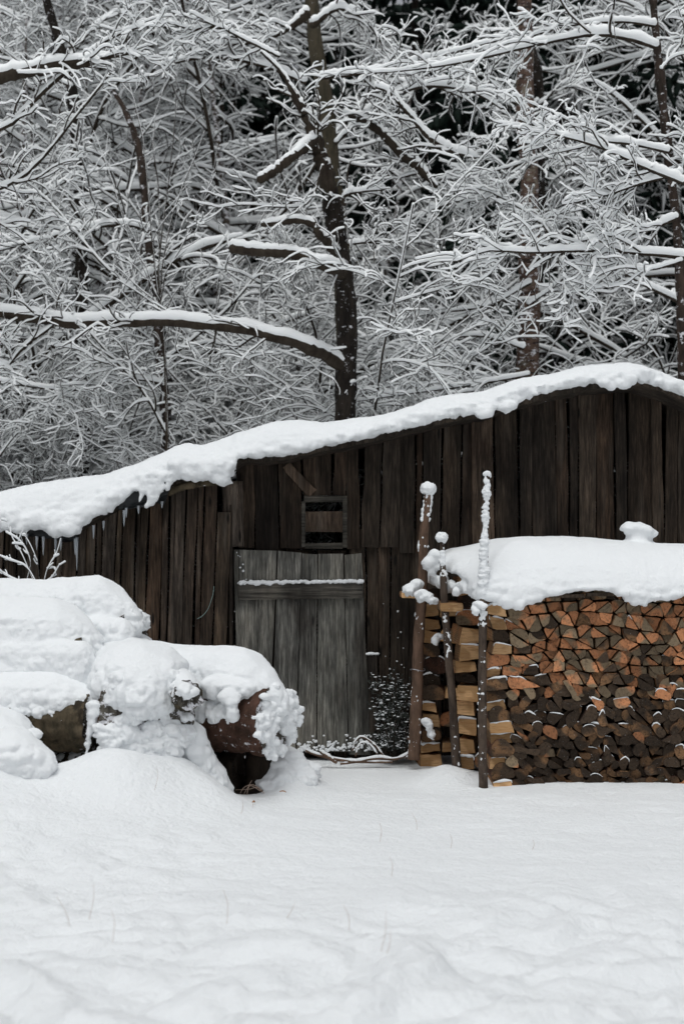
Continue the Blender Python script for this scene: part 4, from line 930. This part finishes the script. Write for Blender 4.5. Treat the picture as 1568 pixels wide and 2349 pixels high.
# spruces
def spruce(seed, H):
    rs = np.random.RandomState(seed); nb = int(H*11); t = np.linspace(.06, .98, nb)+rs.uniform(-.01, .01, nb); az = np.arange(nb)*2.4+rs.uniform(-.4, .4, nb)
    ln = (1-t)**.8*H*.26+.25; st = np.c_[np.zeros(nb), np.zeros(nb), t*H]; dr = np.c_[np.cos(az), np.sin(az), .15-.25*(1-t)]
    a = grow(st, dr, ln, 9, .04, .0, .16, rs); ar = (.045*(1-.6*np.linspace(0, 1, 9)))[None]*np.ones((nb, 1))
    b = spawn(a, ar, 16, .15, 1, (.7, 1.2), .30, 6, .06, -.10, .35, .028, rs, .15, .3); b = (b[0], np.maximum(b[1], .022)*np.array([1.2, 1.5, 1.5, 1.3, .9, .3])[None])
    me = tube_mesh('trunk', [(0, 0, -.5), (0, 0, H*.5), (0, 0, H)], [.16, .1, .02], BARKD, 8)
    o = empty('spruce_tree', (0, 0, 0), 'dark spruce with drooping snow-laden boughs behind the bare trees', 'tree', 'spruces behind the bare trees')
    obj('trunk', me, o); obj('foliage', np_mesh('foliage', *join([tubes(*a_, 5) for a_ in ((a, ar), b)]), NEEDLE), o)
    ss = []
    for p, r in ((a, ar), b):
        c = p.copy(); c[..., 2] += r*.55; keep = rs.rand(len(c)) < .33; ss.append(tubes(c[keep], (r*.85*rs.uniform(.5, 1.1, r.shape))[keep], 5))
    obj('snow', np_mesh('snow', *join(ss), SNOWT), o); return o
sp = [[spruce(300, 13), False], [spruce(301, 11), False]]
k = 0
for y, xs_ in ((18.8, (3.3, 5.0)), (22.5, (1.2, 3.2, 4.6, 6.4)), (26, (-6.2, -4.6, -3.1, -1.6, -.2, 1.4, 3.0, 4.8, 6.5)), (29, (-7.2, -5.4, -3.6, -1.8, 0, 1.8, 3.6, 5.4, 7.2)), (32, (-8, -6, -4, -2, 0, 2, 4, 6, 8))):
    for x in xs_:
        p = sp[k % 2]; k += 1; o = p[0] if not p[1] else copy_tree(p[0]); p[1] = True
        xx, yy = x+rs.uniform(-.3, .3), y+rs.uniform(-.6, .6); o.location = (xx, yy, gzf(xx, yy)-.3); o.rotation_euler = (0, 0, rs.uniform(0, 6.28)); s = rs.uniform(.9, 1.25); o.scale = (s, s, s)
        zn = where(xx, yy)[0]; o['label'] = f"dark snowy spruce, {'near' if y < 20 else 'middle' if y < 27 else 'far' if y < 30 else 'farthest'} row, {zn}"

bylab = {}
for o in bpy.data.objects:
    if o.parent is None and o.get('group') in ('snow-laden trees in the tangle', 'snow-laden shrubs in the thicket', 'spruces behind the bare trees'): bylab.setdefault(o['label'], []).append(o)
for l, os_ in bylab.items():
    if len(os_) > 1:
        os_.sort(key=lambda o: o.location.x)
        for i_, o in enumerate(os_): o['label'] = f"{l}, {'left' if i_ == 0 else 'right' if i_ == len(os_)-1 else 'middle' if len(os_) == 3 else ordn(i_+1)}"
# ---------------------------------------------------------------- small plants by the barn
THIN = 1.0
st = [poly([(60, 1345, .006), (70, 1290, .005), (50, 1245, .004), (15, 1222, .002)], 10.0), poly([(90, 1345, .006), (85, 1290, .006), (70, 1250, .004), (55, 1225, .002)], 10.0), poly([(100, 1345, .006), (110, 1305, .005), (130, 1270, .004), (140, 1235, .002)], 9.95), poly([(85, 1340, .006), (60, 1300, .004), (20, 1285, .003), (0, 1275, .002)], 9.95), poly([(75, 1345, .006), (40, 1335, .006), (10, 1318, .005), (-20, 1310, .004)], 9.9), poly([(95, 1345, .005), (120, 1325, .005), (135, 1300, .003), (150, 1290, .002)], 9.95), poly([(80, 1340, .005), (50, 1270, .004), (25, 1225, .003), (10, 1170, .002)], 10.0)]
lv = stack(st); rs2 = np.random.RandomState(3)
ls = [lv, spawn(*lv, 4, .3, 1, (.4, 1.0), .22, 6, .12, .02, .0, .0025, rs2, .6)]
o = empty('snowy_bush', tuple(P(80, 1400, 9.98)), 'small bare bush coated in snow between the log pile and barn wall', 'bush')
obj('stems', np_mesh('stems', *join([tubes(p, r, 5) for p, r in ls]), BARKT), o)
obj('snow', np_mesh('snow', *join([snow_on(p, r, .02, rs2) for p, r in ls]), SNOW), o)
# dark evergreen shrub dusted with snow beside the rear stake
o = empty('evergreen_shrub', tuple(P(900, 1735, 10.45)), 'narrow dark evergreen shrub dusted with snow between the door and the rear stake', 'shrub')
rs3 = np.random.RandomState(8); n = 70; base = P(902, 1735, 10.48)
stt = np.tile(base, (n, 1))+rs3.randn(n, 3)*[.05, .05, .01]; s = grow(stt, np.c_[rs3.randn(n)*.17, rs3.randn(n)*.14, np.ones(n)], rs3.uniform(.25, .66, n), 10, .05, .0, 0, rs3); sr = np.full((n, 10), .003)
tw = spawn(s, sr, 12, .1, 1, (.4, 1.2), .16, 5, .15, .05, 0, .002, rs3, 1.)
obj('stems', np_mesh('stems', *join([tubes(s, sr, 4), tubes(*tw, 4)]), BARKT), o)
tip = tw[0][:, 1:].reshape(-1, 3); tip = np.vstack([tip, tip+rs3.randn(*tip.shape)*.008]); q = rs3.randn(len(tip), 3); q = norm(q)*.014; q2 = norm(np.cross(q, rs3.randn(len(tip), 3)))*.006
V = np.stack([tip-q, tip-q2, tip+q, tip+q2], 1).reshape(-1, 3); obj('leaves', np_mesh('leaves', V, np.arange(len(V)).reshape(-1, 4), GREEN, smooth=False), o)
pick = tip[rs3.rand(len(tip)) < .17]; bl = np.c_[pick+[0, -.004, .006], rs3.uniform(.002, .008, (len(pick), 1))*[2.0, 1.2, .6]]
obj('snow', np_mesh('snow', *blobs_vf(bl), SNOW), o)
# short dark board with a snow top leaning by the door
mb = MB(); a = [XZ(*q_, 10.6) for q_ in ((848, 1712), (872, 1712), (843, 1502), (865, 1500))]; mb.plank(*a, 10.6, .03, 8, .002)
o = empty('short_plank', tuple(P(858, 1712, 10.6)), 'short dark upright board with a little snow on top, right of the door', 'board'); obj('board', mb.mesh('board', WALL), o)
obj('snow', remeshed('snow', blobs_vf([(*P(842+t*24, 1499+random.uniform(-1, 1), 10.605), .014, .016, .008) for t in np.linspace(0, 1, 12)]), SNOW, .005, 1, .003, 40), o)
# dead bent stems at the foot of the door
lab_ = iter(['arching snow-covered dead stem rising at the foot of the door', 'lower snowy dead stem curling beneath the arching one', 'long snowy dead branch lying from the door to the rear stake', 'snowy dead branch lying flat before the door', 'upturned snowy branch tip leaning on the rear stake', 'short snowy root stub poking up left of the stems'])
for tab in ([(808, 1722, .006), (815, 1700, .006), (828, 1690, .007), (845, 1698, .007), (862, 1712, .007), (880, 1735, .006)], [(815, 1735, .005), (822, 1710, .005), (836, 1703, .005), (852, 1712, .005), (865, 1730, .005)], [(780, 1752, .01), (830, 1745, .012), (870, 1738, .011), (905, 1742, .010), (938, 1728, .010), (946, 1712, .006)], [(700, 1722, .01), (740, 1735, .011), (790, 1745, .012), (850, 1748, .01), (900, 1748, .008)], [(930, 1740, .008), (944, 1720, .009), (940, 1700, .012), (934, 1692, .01)], [(735, 1725, .012), (755, 1738, .015), (772, 1750, .012)]):
    Yb = 10.3; p, r = poly(tab, Yb, 16); o = empty('dead_branch', tuple(p[0, 0]), next(lab_), 'branch', 'dead branches at the foot of the door')
    obj('stem', np_mesh('stem', *tubes(p, r, 7), STAKE), o)
    c = p.copy(); c[..., 2] += r*.9; rr = r*.55+.005*R.uniform(.1, 1.5, r.shape); rr[:, 0] *= .3; rr[:, -1] *= .4; obj('snow', np_mesh('snow', *tubes(c, rr, 8), SNOW), o)
# dry grass stalks
GR = 'dry grass stalks poking through the snow'
gs = [((165, 2140), (115, 2020), 5.6, 'bent dry stalk in the lower left of the snow field'), ((258, 2145), (254, 2062), 5.7, 'short thick upright dry stalk in the lower left snow'), ((955, 1905), (940, 1850), 8.1, 'reddish dry stalk standing below the stakes'), ((645, 2110), (690, 2055), 5.9, 'dry stalk leaning to the right low in the middle'), ((868, 1930), (872, 1870), 7.7, 'faint thin dry stalk beneath the door'), ((895, 2010), (893, 1945), 6.8, 'short upright stalk in a dimple in the middle of the field'), ((870, 2180), (890, 2050), 5.5, 'long leaning stalk low right of centre'), ((880, 2190), (900, 2110), 5.4, 'small stalk at the foot of the long leaning one'),
      ((575, 1852), (577, 1832), 8.6, 'brown withered leaf stalk under the dark hollow'), ((548, 1870), (560, 1820), 8.6, 'hair-thin stalk just left of the withered one'), ((205, 1870), (200, 1800), 8.0, 'thin stalk on the slope before the log pile'), ((50, 1850), (45, 1790), 8.0, 'thin stalk at the left foot of the log pile'), ((355, 1800), (362, 1745), 8.2, 'stalk on the snow crest before the log pile'), ((150, 1830), (172, 1740), 8.0, 'tall bent stalk beside the left mound'),
      ((1020, 1760), (1003, 1740), 9.2, 'tiny stalk before the rear stake'), ((1215, 1950), (1225, 1915), 7.5, 'tiny stalk below the woodpile'), ((1030, 1945), (1032, 1900), 7.6, 'tiny upright stalk below the front stake'), ((520, 2110), (508, 2010), 5.9, 'faint leaning stalk in the middle left'), ((800, 2130), (780, 2050), 5.8, 'faint curved stalk in the lower middle'), ((200, 2110), (222, 1990), 6.0, 'tall forked-looking stalk at lower left')]
for (b_, t_, Yg, lab) in gs:
    p0 = P(*b_, Yg); zg = gzf(p0[0], p0[1])
    Yg2 = Yg; 
    for _ in range(6):   # slide along the view ray until the foot meets the snow
        p0 = P(*b_, Yg2); e = p0[2]-gzf(p0[0], p0[1]); Yg2 += e/((b_[1]-1250)/FPX)
    t_ = (b_[0]+(t_[0]-b_[0])*.7, b_[1]+(t_[1]-b_[1])*.7); p0 = P(*b_, Yg2); p1 = P(*t_, Yg2); m_ = (p0+p1)/2+np.array([.012, 0, 0]); p0 = p0-np.array([0, 0, .03])
    o = obj('grass_stalk', tube_mesh('grass_stalk', [p0, m_, p1], [.0010, .0009, .0005], STRAW, 5)); tag(o, lab, 'grass stalk', GR)

# ---------------------------------------------------------------- withered leaves, twine, straw in the hollow
LEAF, nt, bs = nmat("withered_leaf"); bs.inputs['Base Color'].default_value = (.34, .17, .08, 1); bs.inputs['Roughness'].default_value = .8
def on_ground(px, py, Yg):
    for _ in range(6):
        p = P(px, py, Yg); Yg += (p[2]-gzf(p[0], p[1]))/((py-1250)/FPX)
    return P(px, py, Yg)
for px, py, Yg, l, w, rz, lab in ((455, 1828, 8.6, .028, .010, .3, 'withered orange leaf lying on the snow before the log pile'), (577, 1843, 8.7, .022, .008, 1.2, 'small brown leaf standing in the snow under the hollow'), (648, 1822, 8.8, .02, .006, .1, 'curled brown leaf at the foot of the small snow heap')):
    p = on_ground(px, py, Yg); n = 9; t = np.linspace(0, 1, n); mb = MB()
    wd = w*np.sin(np.pi*np.clip(t, .03, .97))**.8; vs = []
    for i_ in range(n):
        x = (t[i_]-.5)*2*l; z = .012+.006*math.sin(3*t[i_]); vs += [(x, -wd[i_], z+.004), (x, 0, z), (x, wd[i_], z+.005), (x, 0, z+.0015)]
    fs = []
    for i_ in range(n-1):
        a = i_*4; fs += [(a+k, a+(k+1) % 4, a+4+(k+1) % 4, a+4+k) for k in range(4)]
    mb.add(vs, fs, 0, True); o = bpy.data.objects.new('dead_leaf', mb.mesh('dead_leaf', LEAF)); sc.collection.objects.link(o)
    o.location = p; o.rotation_euler = (.9 if rz > 1 else .3, .1, rz); tag(o, lab, 'leaf')
TW, nt, bs = nmat("twine"); bs.inputs['Base Color'].default_value = (.25, .36, .34, 1)
obj('twine', tube_mesh('twine', [P(491, 1345, YL-.04), P(488, 1365, YL-.045), P(478, 1395, YL-.04), P(465, 1412, YL-.04), P(452, 1420, YL-.04)], [.0022]*5, TW, 5), barn)
for k, (tab, lab) in enumerate((([(600, 1812, .002), (580, 1800, .002), (560, 1806, .002), (550, 1822, .001)], 'straw arching to the left inside the hollow'), ([(598, 1815, .002), (575, 1802, .002), (563, 1815, .0015), (558, 1826, .001)], 'shorter straw bending low inside the hollow'), ([(565, 1828, .002), (572, 1800, .002), (578, 1790, .001)], 'straw standing upright inside the hollow'), ([(606, 1820, .002), (590, 1806, .002), (572, 1810, .0015), (540, 1812, .001)], 'longest straw reaching across the hollow'))):
    p, r = poly(tab, 9.0, 12); o = obj('straw', np_mesh('straw', *tubes(p, r, 5), STRAW)); tag(o, lab, 'straw', 'straws in the hollow')
